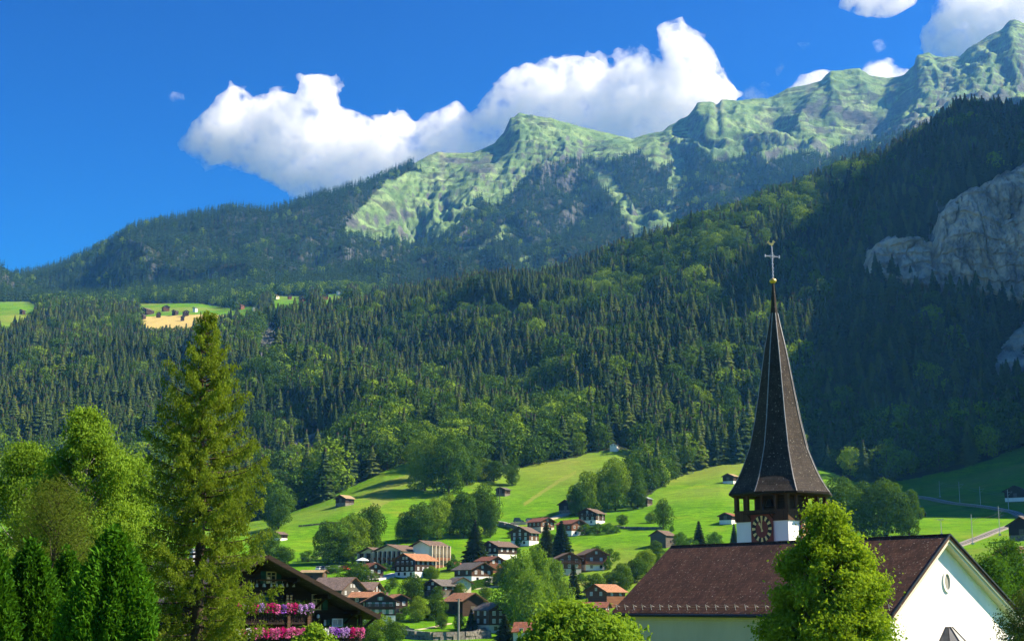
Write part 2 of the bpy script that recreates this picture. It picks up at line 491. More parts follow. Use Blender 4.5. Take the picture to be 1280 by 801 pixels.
def forest_mask(x, y, z):
    px, py = proj(x, y, z)
    ey = np.interp(px, [e[0] for e in EDGE], [e[1] for e in EDGE])
    jig = fbm2(x / 18, y / 18, 2, 3) * 4
    m = (py < ey + jig - 1) & (y > 560)
    near = y < 2050
    for p in CLEAR_NEAR: m &= ~(inpoly(px, py, p) & (y < 2600))
    for p in CLIFF: m &= ~(inpoly(px, py, p) & (y < 2050))
    wob = fbm2(x / 60, y / 90, 3, 77) * 9
    for p in PASTURE_FAR:
        m &= ~(inpoly(px + wob, py + wob * 0.6, p) & (y > 2400))
    for p in ROCK_FAR: m &= ~(inpoly(px + wob, py + wob, p) & (y > 2400))
    top = np.interp(px, [0, 430, 520, 650, 800, 900, 1000, 1300], [100, 100, 212, 215, 185, 170, 150, 110])
    m &= ~((y > 2400) & (py + wob * 1.4 < top))
    return m

def build_ground():
    us = np.concatenate([np.linspace(-1.3, -0.40, 60, endpoint=False), np.linspace(-0.40, 0.40, 640, endpoint=False), np.linspace(0.40, 1.1, 90)])
    Y = [20.0]
    while Y[-1] < 6300:
        y = Y[-1]
        Y.append(y + (5 if y < 330 else 3.0 if y < 900 else 5.5 if y < 2100 else 9.0 if y < 4700 else 120))
    Y = np.array(Y)
    U, YY = np.meshgrid(us, Y)
    X = U * YY
    Z = H(X, YY)
    px, py = proj(X, YY, Z)
    nR, nC = X.shape
    V = np.stack([X, YY, Z], -1).reshape(-1, 3)
    # a wide flat apron behind and beside the viewer
    idx = np.arange(nR * nC).reshape(nR, nC)
    Q = np.stack([idx[:-1, :-1], idx[:-1, 1:], idx[1:, 1:], idx[1:, :-1]], -1).reshape(-1, 4)
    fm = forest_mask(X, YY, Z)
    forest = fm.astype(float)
    gx = np.gradient(Z, axis=1) / np.maximum(np.gradient(X, axis=1), 1e-3)
    gy = np.gradient(Z, axis=0) / np.gradient(YY, axis=0)
    slope = np.hypot(gx, gy)
    wob = fbm2(X / 40, YY / 40, 4, 91)
    rock = sstep(1.0, 1.45, slope + wob * 0.35 - 0.45 * (YY > 2400)) * (YY > 900)
    for p in CLIFF: rock = np.maximum(rock, (inpoly(px, py, p) & (YY < 2050)).astype(float))
    big = fbm2(X / 90, YY / 90, 4, 95)
    for p in ROCK_FAR: rock = np.maximum(rock, (inpoly(px, py, p) & (YY > 2400)) * sstep(-0.1, 0.3, big) * 0.9)
    # scree and worn tracks
    hay = np.zeros_like(X)
    hay = np.maximum(hay, inpoly(px, py, [(176, 396), (250, 393), (330, 396), (300, 412), (235, 414), (180, 416)]) * (YY < 2600) * 1.0)
    dry = sstep(0.0, 0.6, fbm2(X / 120, YY / 120, 4, 97)) * 0.4
    dry = np.maximum(dry, sstep(-0.1, 0.3, wob) * inpoly(px + wob * 40, py + wob * 25, [(640, 700), (900, 690), (900, 760), (600, 760), (560, 745)]) * 0.75)
    dry = np.maximum(dry, (np.abs(py - np.interp(px, [640, 700, 770], [640, 600, 565])) < 2.5) * (px > 655) * (px < 720) * (YY > 600) * 0.5)
    dry = np.maximum(dry, inpoly(px + wob * 25, py + wob * 15, [(440, 640), (480, 592), (522, 573), (525, 585), (500, 610), (470, 640)]) * 0.45 * (YY < 1000))
    gully = sstep(0.35, 0.75, fbm2(U * 60, YY / 1500, 3, 101)) * (YY > 2500)
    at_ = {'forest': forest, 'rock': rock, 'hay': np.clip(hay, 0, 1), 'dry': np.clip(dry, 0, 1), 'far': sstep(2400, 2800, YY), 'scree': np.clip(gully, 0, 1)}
    m, nt, out = newmat('ground')
    def A(n): return N(nt, 'ShaderNodeAttribute', attribute_name=n).outputs['Fac']
    geo = N(nt, 'ShaderNodeNewGeometry').outputs['Position']
    n1 = noise_n(nt, 0.05, 6, 0.65, vec=geo); n2 = noise_n(nt, 1.3, 5, 0.7, vec=geo)
    n3 = noise_n(nt, 0.012, 5, 0.6, vec=geo)
    grass = ramp(nt, n1, [(0.3, (0.065, 0.17, 0.003)), (0.55, (0.10, 0.24, 0.003)), (0.75, (0.15, 0.27, 0.005))])
    fine = ramp(nt, n2, [(0.35, (0.6, 0.62, 0.55)), (0.65, (1.2, 1.2, 1.2))])
    grass = mixc(nt, 0.8, grass, fine, 'MULTIPLY')
    mow = noise_n(nt, 0.35, 4, 0.7, vec=geo, stretch=(0.35, 1.6, 3.0))
    grass = mixc(nt, 0.75, grass, ramp(nt, mow, [(0.36, (0.58, 0.62, 0.55)), (0.62, (1.22, 1.18, 1.1))]), 'MULTIPLY')
    tuf = noise_n(nt, 0.12, 8, 0.78, vec=geo)
    grass = mixc(nt, ramp(nt, tuf, [(0.55, (0, 0, 0)), (0.68, (0.7, 0.7, 0.7))]), grass, (0.05, 0.12, 0.004))
    flw = noise_n(nt, 0.03, 6, 0.7, vec=geo)
    grass = mixc(nt, ramp(nt, flw, [(0.54, (0, 0, 0)), (0.68, (0.55, 0.55, 0.55))]), grass, (0.20, 0.24, 0.02))
    # faint contour lines left by mowing along the slope
    sp_ = N(nt, 'ShaderNodeSeparateXYZ'); nt.links.new(geo, sp_.inputs[0])
    cn = N(nt, 'ShaderNodeMath', operation='MULTIPLY_ADD'); nt.links.new(noise_n(nt, 0.02, 4, 0.6, vec=geo), cn.inputs[0]); cn.inputs[1].default_value = 22; nt.links.new(sp_.outputs[2], cn.inputs[2])
    cp = N(nt, 'ShaderNodeMath', operation='PINGPONG'); nt.links.new(cn.outputs[0], cp.inputs[0]); cp.inputs[1].default_value = 0.9
    grass = mixc(nt, ramp(nt, noise_n(nt, 0.011, 3, 0.6, vec=geo), [(0.4, (0.1, 0.1, 0.1)), (0.6, (0.65, 0.65, 0.65))]), grass, mixc(nt, 1.0, grass, ramp(nt, cp.outputs[0], [(0.1, (0.72, 0.78, 0.7)), (0.8, (1.2, 1.15, 1.1))]), 'MULTIPLY'))
    grass = mixc(nt, A('dry'), grass, (0.25, 0.22, 0.06))
    grass = mixc(nt, A('hay'), grass, (0.42, 0.33, 0.11))
    alp = ramp(nt, n3, [(0.3, (0.085, 0.155, 0.055)), (0.5, (0.14, 0.23, 0.085)), (0.7, (0.24, 0.33, 0.14))])
    an = noise_n(nt, 0.05, 7, 0.75, vec=geo, stretch=(1.6, 0.6, 0.6))
    alp = mixc(nt, ramp(nt, an, [(0.50, (0, 0, 0)), (0.60, (0.75, 0.75, 0.75))]), alp, (0.045, 0.075, 0.03))
    alp = mixc(nt, ramp(nt, noise_n(nt, 0.03, 8, 0.8, vec=geo, stretch=(2.2, 0.5, 0.5)), [(0.60, (0, 0, 0)), (0.70, (0.6, 0.6, 0.6))]), alp, (0.16, 0.16, 0.14))
    alp = mixc(nt, mixc(nt, 1.0, A('scree'), (0.6, 0.6, 0.6), 'MULTIPLY'), alp, (0.27, 0.25, 0.2))
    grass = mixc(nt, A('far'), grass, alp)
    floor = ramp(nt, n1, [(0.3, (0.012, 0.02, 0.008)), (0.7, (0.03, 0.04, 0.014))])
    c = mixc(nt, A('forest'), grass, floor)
    rn = noise_n(nt, 0.05, 8, 0.7, vec=geo, stretch=(1, 1, 2.4))
    rk = ramp(nt, rn, [(0.3, (0.06, 0.06, 0.055)), (0.5, (0.2, 0.19, 0.17)), (0.7, (0.34, 0.31, 0.27))])
    sep = N(nt, 'ShaderNodeSeparateXYZ'); nt.links.new(geo, sep.inputs[0])
    # the high slopes: grass terraces between dark bands of rock
    ad = N(nt, 'ShaderNodeMath', operation='MULTIPLY_ADD'); nt.links.new(noise_n(nt, 0.0035, 4, 0.6, vec=geo), ad.inputs[0]); ad.inputs[1].default_value = 260; nt.links.new(sep.outputs[2], ad.inputs[2])
    wv = N(nt, 'ShaderNodeMath', operation='PINGPONG'); nt.links.new(ad.outputs[0], wv.inputs[0]); wv.inputs[1].default_value = 17
    band = ramp(nt, wv.outputs[0], [(0.0, (0, 0, 0)), (1.0, (1, 1, 1))])
    mm = N(nt, 'ShaderNodeMath', operation='MULTIPLY'); nt.links.new(wv.outputs[0], mm.inputs[0]); mm.inputs[1].default_value = 1 / 17
    bandm = ramp(nt, mm.outputs[0], [(0.45, (0, 0, 0)), (0.7, (1, 1, 1))])
    bz = ramp(nt, noise_n(nt, 0.006, 4, 0.6, vec=geo), [(0.45, (0, 0, 0)), (0.6, (0.75, 0.75, 0.75))])
    fb = mixc(nt, 1.0, mixc(nt, 1.0, bandm, bz, 'MULTIPLY'), A('far'), 'MULTIPLY')
    c = mixc(nt, fb, c, (0.055, 0.06, 0.05))
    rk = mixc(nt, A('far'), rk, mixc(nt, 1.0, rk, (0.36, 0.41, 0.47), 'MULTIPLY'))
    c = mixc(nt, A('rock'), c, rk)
    hh = noise_n(nt, 0.4, 6, 0.7, vec=geo)
    fh = noise_n(nt, 0.045, 9, 0.78, vec=geo)
    fm2 = N(nt, 'ShaderNodeMath', operation='MULTIPLY'); nt.links.new(fh, fm2.inputs[0]); fm2.inputs[1].default_value = 7.0
    fm3 = N(nt, 'ShaderNodeMath', operation='MULTIPLY'); nt.links.new(fm2.outputs[0], fm3.inputs[0]); nt.links.new(A('far'), fm3.inputs[1])
    hsum = N(nt, 'ShaderNodeMath', operation='ADD'); nt.links.new(hh, hsum.inputs[0]); nt.links.new(fm3.outputs[0], hsum.inputs[1]); hh = hsum.outputs[0]
    prin(nt, out, c, 0.95, 0.05, bump(nt, hh, 0.6, 1.0))
    me = np_mesh('terrain', V, Q, None, [m], {k: ('POINT', v.ravel()) for k, v in at_.items()}, smooth=True)
    o = obj('terrain', me); tag(o, kind='structure')
    # the flat land behind and around the viewer
    mb = MB()
    mb.add([(-9000, -3000, -8.6), (9000, -3000, -8.6), (9000, 21, -8.6), (-9000, 21, -8.6)], [(0, 1, 2, 3)])
    g = mb.build('ground', simple('near_ground', (0.06, 0.12, 0.02), 0.95, 0.05, 0.3, 0.5)); tag(g, kind='structure')
    return o
terrain = build_ground()
# ================================================================ TREES
M_BARK = simple('bark', (0.06, 0.045, 0.032), 0.9, 0.1, 0.4, 6)
M_BIRCHBARK = simple('pale_bark', (0.28, 0.26, 0.22), 0.9, 0.1, 0.5, 6)
M_SPRUCE = leafmat('spruce_needles', (0.010, 0.026, 0.008), (0.068, 0.105, 0.026), 0.12, (0.105, 0.135, 0.025))
M_BROAD = leafmat('broad_leaves', (0.012, 0.038, 0.005), (0.098, 0.182, 0.012), 0.16, (0.21, 0.31, 0.018))
M_FARFOR = leafmat('distant_needles', (0.014, 0.036, 0.014), (0.04, 0.075, 0.022), 0.15, (0.045, 0.08, 0.02))
M_LARCH = leafmat('larch_needles', (0.035, 0.075, 0.010), (0.20, 0.27, 0.028), 0.32)
M_MAPLE = leafmat('yellow_green_leaves', (0.06, 0.125, 0.008), (0.37, 0.50, 0.04), 0.38)
M_BIRCH = leafmat('birch_leaves', (0.045, 0.11, 0.012), (0.22, 0.34, 0.035), 0.35)
M_THUJA = leafmat('thuja_foliage', (0.012, 0.06, 0.006), (0.09, 0.22, 0.014), 0.25)
M_BUSH = leafmat('bush_leaves', (0.03, 0.085, 0.010), (0.09, 0.19, 0.02), 0.35)
M_OLIVE = leafmat('olive_leaves', (0.05, 0.075, 0.014), (0.14, 0.19, 0.03), 0.35)
M_APPLE = leafmat('apple_leaves', (0.035, 0.10, 0.015), (0.09, 0.20, 0.03), 0.35)

def leaves_mesh(name, P, size, mat, r, droop=0.0, aspect=0.6, outward=None, extra=None, smooth=False, nrm=None):
    """P: leaf places (n,3); each leaf a bent quad (two triangles) with its own turn"""
    n = len(P)
    if nrm is not None:      # leaves facing outwards, as they do at the skin of a crown
        c = nrm + r.normal(size=(n, 3)) * 0.55
        a = np.cross(c, r.normal(size=(n, 3))); a[:, 2] -= droop * 0.5
    else:
        a = r.normal(size=(n, 3)); a[:, 2] -= droop
        if outward is not None: a += outward
    a /= np.linalg.norm(a, axis=1)[:, None] + 1e-9
    b = np.cross(a, c) if nrm is not None else np.cross(a, r.normal(size=(n, 3))); b /= np.linalg.norm(b, axis=1)[:, None] + 1e-9
    s = (size * (0.6 + 0.8 * r.random(n)))[:, None]
    c = np.cross(a, b)
    v0 = P - a * s * 0.5; v2 = P + a * s * 0.5
    v1 = P + b * s * aspect * 0.5 + c * s * 0.12; v3 = P - b * s * aspect * 0.5 + c * s * 0.12
    V = np.stack([v0, v1, v2, v3], 1).reshape(-1, 3)
    i = np.arange(n) * 4
    F = np.concatenate([np.stack([i, i + 1, i + 2], 1), np.stack([i, i + 2, i + 3], 1)], 1).reshape(-1, 3)
    rnd = np.repeat(r.random(n) if extra is None else extra, 2)
    return V, F, rnd

def merge(parts):
    """parts: (V, F, rnd, mat index) triangles"""
    Vs, Fs, R_, Ms = [], [], [], []; b = 0
    for V, F, rn, mi in parts:
        Vs.append(V); Fs.append(F + b); R_.append(rn); Ms.append(np.full(len(F), mi)); b += len(V)
    return np.concatenate(Vs), np.concatenate(Fs), np.concatenate(R_), np.concatenate(Ms)

def tube_np(pts, rad, seg=6):
    pts = np.asarray(pts, float); n = len(pts)
    d = np.gradient(pts, axis=0); d /= np.linalg.norm(d, axis=1)[:, None] + 1e-9
    up = np.where(np.abs(d[:, 2:3]) < 0.9, [[0, 0, 1.0]], [[1.0, 0, 0]])
    s = np.cross(d, up); s /= np.linalg.norm(s, axis=1)[:, None]; t = np.cross(s, d)
    a = np.arange(seg) * 2 * np.pi / seg
    V = pts[:, None] + (s[:, None] * np.cos(a)[None, :, None] + t[:, None] * np.sin(a)[None, :, None]) * np.asarray(rad)[:, None, None]
    V = V.reshape(-1, 3)
    i = np.arange(n - 1)[:, None] * seg; k = np.arange(seg)[None, :]; k2 = (k + 1) % seg
    A = (i + k).ravel(); B = (i + k2).ravel(); C = (i + seg + k2).ravel(); D = (i + seg + k).ravel()
    F = np.concatenate([np.stack([A, B, C], 1), np.stack([A, C, D], 1)])
    return V, F, np.full(len(F), 0.5), 0

def spruce_parts(h, w, whorls, per, r, twigs=0, ragged=0.25, bare=0.06, droop=0.25):
    """a spruce: stem and whorls of drooping boughs; returns the stem part and the bough part"""
    stem = tube_np([(0, 0, -0.4), (0, 0, h * 0.5), (0, 0, h)], [w * 0.055 + 0.05, w * 0.035, 0.02], 6)
    V, F, Rn = [], [], []
    b = 0
    for i in range(whorls):
        t = (i + r.random() * 0.6) / whorls
        z = h * (bare + (1 - bare) * t)
        L0 = w * 0.5 * ((1 - t) ** 0.92) * (0.9 + 0.1 * math.sin(i * 2.1)) + 0.015 * h
        if t < 0.12: L0 *= 0.75 + 2 * t
        a0 = r.random() * 6.28
        for k in range(per):
            a = a0 + 6.283 * k / per + r.normal() * 0.15
            L = L0 * (1 - ragged * r.random() + ragged * 0.3)
            dx, dy = math.cos(a), math.sin(a)
            dz = -droop * L - 0.02 * h
            wd = L * 0.34 + 0.015 * h
            rr = r.random()
            if not twigs:
                tip = (dx * L, dy * L, z + dz); up = z + 0.035 * h
                m = (dx * L * 0.55 - dy * wd, dy * L * 0.55 + dx * wd, z + dz * 0.75 - 0.01 * h)
                m2 = (dx * L * 0.55 + dy * wd, dy * L * 0.55 - dx * wd, z + dz * 0.75 - 0.01 * h)
                V += [(0, 0, up), m, tip, m2, (dx * L * 0.5, dy * L * 0.5, z + dz * 0.3 + 0.012 * h)]
                F += [(b, b + 1, b + 4), (b + 1, b + 2, b + 4), (b + 2, b + 3, b + 4), (b + 3, b, b + 4)]
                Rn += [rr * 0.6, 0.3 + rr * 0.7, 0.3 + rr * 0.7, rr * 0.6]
                b += 5
            else:
                for q in range(twigs):
                    s = 0.18 + 0.82 * (q + r.random()) / twigs
                    x, y, zz = dx * L * s, dy * L * s, z + 0.02 * h + dz * s ** 1.4
                    for sd in (-1, 1):
                        tl = (wd * (1.25 - 0.75 * s)) * (0.7 + 0.6 * r.random())
                        ex = x + dx * tl * 0.5 - sd * dy * tl; ey = y + dy * tl * 0.5 + sd * dx * tl
                        ez = zz - tl * (0.35 + 0.4 * r.random())
                        hw = tl * 0.22
                        V += [(x, y, zz), (ex + dx * hw, ey + dy * hw, ez), (ex - dx * hw, ey - dy * hw, ez - hw * 0.8)]
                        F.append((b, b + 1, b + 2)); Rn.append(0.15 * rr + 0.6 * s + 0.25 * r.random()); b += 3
    return stem, (np.array(V, float), np.array(F), np.array(Rn), 1)

def blob_points(n, r, h, w, z0, nblob=14, skirt=1.0, shell=0.55, seedshape=0):
    """leaf places of a broad crown: clumps on limbs, thick at the outside of each clump"""
    P = []; C = []
    for i in range(nblob):
        t = (i + 0.5) / nblob
        zz = z0 + (h - z0) * (0.08 + 0.86 * t)
        prof = math.sin(math.pi * min(0.97, 0.12 + 0.85 * t) ** (1.0 * skirt)) ** 0.7
        a = i * 2.4 + r.random() * 1.0
        rad = w * 0.5 * prof * (0.35 + 0.5 * r.random())
        br = (h - z0) * (0.12 + 0.12 * r.random()) * (14 / nblob) ** 0.3 * (0.75 + 0.5 * prof)
        C.append((math.cos(a) * rad, math.sin(a) * rad, zz, br))
    C = np.array(C)
    wgt = C[:, 3] ** 2; wgt /= wgt.sum()
    ci = r.choice(nblob, n, p=wgt)
    d = r.normal(size=(n, 3)); d /= np.linalg.norm(d, axis=1)[:, None]
    rr = (shell + (1 - shell) * r.random(n)) * (0.88 + 0.24 * r.random(n))
    # knobbly clumps
    kn = 1 + 0.28 * fbm3(d[:, 0] * 2.2 + ci, d[:, 1] * 2.2, d[:, 2] * 2.2, 3, 9)
    P = C[ci, :3] + d * (C[ci, 3] * rr * kn)[:, None] * np.array([1.05, 1.05, 0.85])
    return P, d, C, ci

def broad_parts(h, w, z0, n, size, r, nblob=14, trunk_r=None, limbs=True, skirt=1.0, droop=0.2, shell=0.5, aspect=0.7):
    P, d, C, ci = blob_points(n, r, h, w, z0, nblob, skirt, shell)
    keep = P[:, 2] > z0 * 0.45
    P = P[keep]; d = d[keep]
    tone = 0.05 + 0.25 * r.random(len(P)) + 0.3 * r.random(nblob)[ci[keep]] + 0.4 * (r.random(len(P)) < 0.5)
    V, F, rn = leaves_mesh('l', P, size, None, r, droop, aspect, nrm=d * 0.8 + P * np.array([1.0, 1.0, 0.3]), extra=np.clip(tone, 0, 1))
    tr = trunk_r or 0.025 * h
    seg = 7 if limbs else 4
    parts = [tube_np([(0, 0, -0.5), (0.02 * h, 0, z0), (0, 0.01 * h, h * 0.6), (0, 0, h * 0.88)], [tr * 1.2, tr, tr * 0.6, tr * 0.15], seg)]
    if limbs:
        for c in C:
            zb = max(z0 * 0.9, c[2] - math.hypot(c[0], c[1]) * 0.9 - 0.1 * h)
            parts.append(tube_np([(0, 0, zb), (c[0] * 0.5, c[1] * 0.5, zb + (c[2] - zb) * 0.6), (c[0], c[1], c[2])], [tr * 0.4, tr * 0.25, tr * 0.08], 5))
    return merge(parts), (V, F, rn, 1)

def tree_mesh(name, parts, mats):
    V, F, rn, mi = merge(parts)
    return np_mesh(name, V, None, F, mats, {'rnd': ('FACE', rn)}, mi)

def crown_and_trunk(name, trunk_part, crown_part, bark, leaf):
    if len(trunk_part) == 4: tv, tf, tr_, _ = trunk_part
    tm = np_mesh(name + '_trunk', tv, None, tf, [bark], None, None, smooth=True)
    V, F, rn, _ = crown_part
    cm = np_mesh(name + '_crown', V, None, F, [leaf], {'rnd': ('FACE', rn)})
    return tm, cm

# forest prototypes, each ONE mesh (unit height 1 m, scaled when planted)
r0 = np.random.default_rng(3)
CONI = [tree_mesh('spruce', list(spruce_parts(1.0, w, 22, 9, r0, ragged=rg, bare=0.04, droop=0.42)), [M_BARK, M_SPRUCE]) for w, rg in ((0.48, .45), (0.56, .5), (0.44, .5), (0.52, .4), (0.62, .55))]
DECI = []
for (w, z0, nb) in ((0.86, 0.08, 8), (1.05, 0.05, 10), (0.70, 0.06, 7), (0.95, 0.05, 9)):
    t, c = broad_parts(1.0, w, z0, 1300, 0.066, r0, nb, limbs=False, shell=0.8)
    DECI.append(tree_mesh('broadleaf', [t, c], [M_BARK, M_BROAD]))
FARC = [tree_mesh('far_spruce', [spruce_parts(1.0, w, 8, 6, r0, ragged=.35, bare=0.02)[1]], [M_FARFOR, M_FARFOR]) for w in (0.32, 0.38, 0.28)]
DFAR = []
for (w, z0) in ((0.85, 0.1), (0.7, 0.12)):
    t, c = broad_parts(1.0, w, z0, 260, 0.11, r0, 9, limbs=False)
    DFAR.append(tree_mesh('far_broadleaf', [c], [M_BROAD, M_BROAD]))

# ---------------------------------------------------------------- where the woods grow
def scatter(y0, y1, sp, seed):
    r = np.random.default_rng(seed)
    xs, ys = [], []
    for Yc in np.arange(y0, y1, sp):
        half0, half1 = -0.44 * Yc, 0.5 * Yc
        X = np.arange(half0, half1, sp)
        xs.append(X + r.random(len(X)) * sp); ys.append(np.full(len(X), Yc) + r.random(len(X)) * sp)
    x = np.concatenate(xs); y = np.concatenate(ys)
    z = H(x, y)
    return x, y, z, r

x, y, z, r = scatter(560, 2130, 9.0, 21)
m = forest_mask(x, y, z)
x, y, z = x[m], y[m], z[m]
px, py = proj(x, y, z)
# broadleaved stands: low on the slope and in patches higher up
dn = fbm2(x / 85, y / 85, 3, 55)
ey = np.interp(px, [e[0] for e in EDGE], [e[1] for e in EDGE])
low = sstep(120, 15, ey - py) * 0.5
belt = sstep(60, 0, np.abs(py - np.interp(px, [600, 760, 900, 1000, 1100], [520, 350, 300, 250, 215])) - 10) * sstep(700, 760, px) * sstep(1120, 1040, px) * 0.65
mid = ((px > 330) & (px < 720) & (py > 390)) * 0.25 + ((px < 330) & (py > 400)) * 0.22
pd = np.clip(dn * 0.9 + low + belt + mid - 0.1, 0.04, 0.8)
pd = np.where((px > 1030) & (py > 230) & (py < 540), pd * 0.25, pd)
isd = r.random(len(x)) < pd
hgt = np.where(isd, 12 + 11 * r.random(len(x)), 16 + 12 * r.random(len(x)) ** 1.2)
hgt *= np.where(py < 420, 0.95, 1.0) * (1 + 0.35 * fbm2(x / 50, y / 50, 2, 61))
# small gaps and glades
thin = (fbm2(x / 26, y / 26, 3, 67) > 0.42) & (r.random(len(x)) < 0.75)
hgt = np.where(thin, hgt * 0.45, hgt)
# what could be seen, roughly: keep all; nearest of each kind are single trees
order = np.argsort(y)
ci = [i for i in order if not isd[i] and -10 < px[i] < 1290 and not (885 < px[i] < 1062 and py[i] > 560) and not (px[i] < 325 and py[i] > 520)][:290]
di = [i for i in order if isd[i] and -10 < px[i] < 1290 and not (885 < px[i] < 1062 and py[i] > 560) and not (px[i] < 325 and py[i] > 520)][:285]
single = np.zeros(len(x), bool); single[ci] = True; single[di] = True

def zone(px_, py_):
    if px_ < 330: return 'beyond the tall larch'
    if px_ < 530: return 'above the left barn meadow'
    if px_ < 640: return 'between the two sloping meadows'
    if px_ < 800: return 'above the middle meadow'
    if px_ < 930: return 'above the right barn meadow'
    return 'behind and right of the church spire'
NEARW = {}
for i in ci + di:
    me = (DECI if isd[i] else CONI)[int(r.integers(4 if isd[i] else 5))]
    nm = 'broadleaf_tree' if isd[i] else 'spruce_tree'
    o = bpy.data.objects.new(nm, me); COL.objects.link(o)
    o.location = (x[i], y[i], z[i] - 0.3); o.rotation_euler = (0, 0, r.random() * 6.28)
    s = hgt[i]; wf = 0.85 + 0.4 * r.random() + (0 if isd[i] else 0.22); o.scale = (s * wf, s * wf, s)
    zn = zone(px[i], py[i])
    if isd[i]: tag(o, 'round leafy green tree low in the wood ' + zn, 'tree', 'leafy trees in the wood ' + zn)
    else: tag(o, 'dark pointed spruce in the wood ' + zn, 'spruce', 'spruces in the wood ' + zn)

# ---------------------------------------------------------------- the rest of the wood: one mass each, grown on points
def proto_coll(name, meshes):
    c = bpy.data.collections.new(name)
    for k, me in enumerate(meshes):
        o = bpy.data.objects.new('%s_%02d' % (name, k), me); c.objects.link(o)
    return c

def wood(name, P, S, W, rot, idx, meshes, label=None):
    me = bpy.data.meshes.new(name)
    me.vertices.add(len(P)); me.vertices.foreach_set('co', np.asarray(P, np.float32).ravel())
    a = me.attributes.new('tscale', 'FLOAT_VECTOR', 'POINT'); a.data.foreach_set('vector', np.stack([W, W, S], 1).astype(np.float32).ravel())
    a = me.attributes.new('trot', 'FLOAT_VECTOR', 'POINT'); a.data.foreach_set('vector', np.stack([rot * 0, rot * 0, rot], 1).astype(np.float32).ravel())
    a = me.attributes.new('tidx', 'INT', 'POINT'); a.data.foreach_set('value', np.asarray(idx, np.int32))
    o = bpy.data.objects.new(name, me); COL.objects.link(o)
    ng = bpy.data.node_groups.new(name + '_planting', 'GeometryNodeTree')
    ng.interface.new_socket('Geometry', in_out='INPUT', socket_type='NodeSocketGeometry')
    ng.interface.new_socket('Geometry', in_out='OUTPUT', socket_type='NodeSocketGeometry')
    gi = ng.nodes.new('NodeGroupInput'); go = ng.nodes.new('NodeGroupOutput')
    ip = ng.nodes.new('GeometryNodeInstanceOnPoints'); cinf = ng.nodes.new('GeometryNodeCollectionInfo')
    cinf.inputs['Collection'].default_value = proto_coll(name + '_kinds', meshes)
    cinf.inputs['Separate Children'].default_value = True
    cinf.inputs['Reset Children'].default_value = True
    ip.inputs['Pick Instance'].default_value = True
    def na(nm, ty):
        n = ng.nodes.new('GeometryNodeInputNamedAttribute'); n.data_type = ty; n.inputs['Name'].default_value = nm
        return n.outputs[0]
    L = ng.links
    L.new(gi.outputs[0], ip.inputs['Points']); L.new(cinf.outputs[0], ip.inputs['Instance'])
    L.new(na('tidx', 'INT'), ip.inputs['Instance Index']); L.new(na('tscale', 'FLOAT_VECTOR'), ip.inputs['Scale'])
    er = ng.nodes.new('FunctionNodeEulerToRotation'); L.new(na('trot', 'FLOAT_VECTOR'), er.inputs[0]); L.new(er.outputs[0], ip.inputs['Rotation'])
    L.new(ip.outputs[0], go.inputs[0])
    md = o.modifiers.new('planting', 'NODES'); md.node_group = ng
    tag(o, label, None, None, 'stuff')
    return o

rest = ~single
def plant(name, sel, meshes, label):
    n = int(sel.sum()); s = hgt[sel]; w = s * (0.85 + 0.4 * r.random(n) + (0.22 if meshes is CONI else 0))
    wood(name, np.stack([x[sel], y[sel], z[sel] - 0.4], 1), s, w, r.random(n) * 6.28, r.integers(0, len(meshes), n), meshes, label)
plant('spruce_forest', rest & ~isd, CONI, 'dark spruce forest covering the near mountainside')
plant('broadleaf_forest', rest & isd, DECI, 'bright green leafy wood mixed into the mountainside forest')
print('near forest', len(x), int(isd.sum()))

xn, yn, zn_, hn = x, y, z, hgt
x, y, z, r = scatter(2060, 4500, 10.5, 22)
m = forest_mask(x, y, z)
x, y, z = x[m], y[m], z[m]
px, py = proj(x, y, z)
isd = r.random(len(x)) < np.clip(fbm2(x / 130, y / 130, 3, 57) * 0.8 - 0.12 + 0.6 * (y < 2500), 0.02, 0.8)
hgt = np.where(isd, 14 + 8 * r.random(len(x)), 17 + 14 * r.random(len(x)))
rest = np.ones(len(x), bool)
plant('distant_spruce_forest', rest & ~isd, FARC, 'hazy blue green spruce forest on the far mountain')
plant('distant_broadleaf_forest', rest & isd, DFAR, 'leafy trees on the high terrace and the far mountain')
print('far forest', len(x))
# ================================================================ CLIFFS
def m_rock():
    m, nt, out = newmat('limestone')
    geo = N(nt, 'ShaderNodeNewGeometry').outputs['Position']
    a = noise_n(nt, 0.05, 8, 0.68, vec=geo, stretch=(1, 1, 0.9))
    b = noise_n(nt, 0.022, 4, 0.6, vec=geo, stretch=(1.6, 1, 0.5))
    c = noise_n(nt, 0.16, 6, 0.75, vec=geo, stretch=(1.5, 1.5, 0.35))
    base = ramp(nt, a, [(0.28, (0.07, 0.065, 0.06)), (0.42, (0.26, 0.24, 0.21)), (0.55, (0.52, 0.44, 0.34)), (0.75, (0.72, 0.62, 0.48))])
    base = mixc(nt, ramp(nt, b, [(0.52, (0, 0, 0)), (0.66, (0.8, 0.8, 0.8))]), base, (0.50, 0.36, 0.20))
    base = mixc(nt, ramp(nt, c, [(0.56, (0, 0, 0)), (0.68, (0.75, 0.75, 0.75))]), base, (0.10, 0.10, 0.10))
    prin(nt, out, base, 0.95, 0.05, bump(nt, a, 0.9, 4.0))
    return m
M_ROCK = m_rock()
M_DARKROCK = simple('shade_dark_rock', (0.10, 0.105, 0.09), 0.95, 0.05, 0.6, 0.15, bmp=0.8)  # rock colour darkened to stand in for the shade on the crags

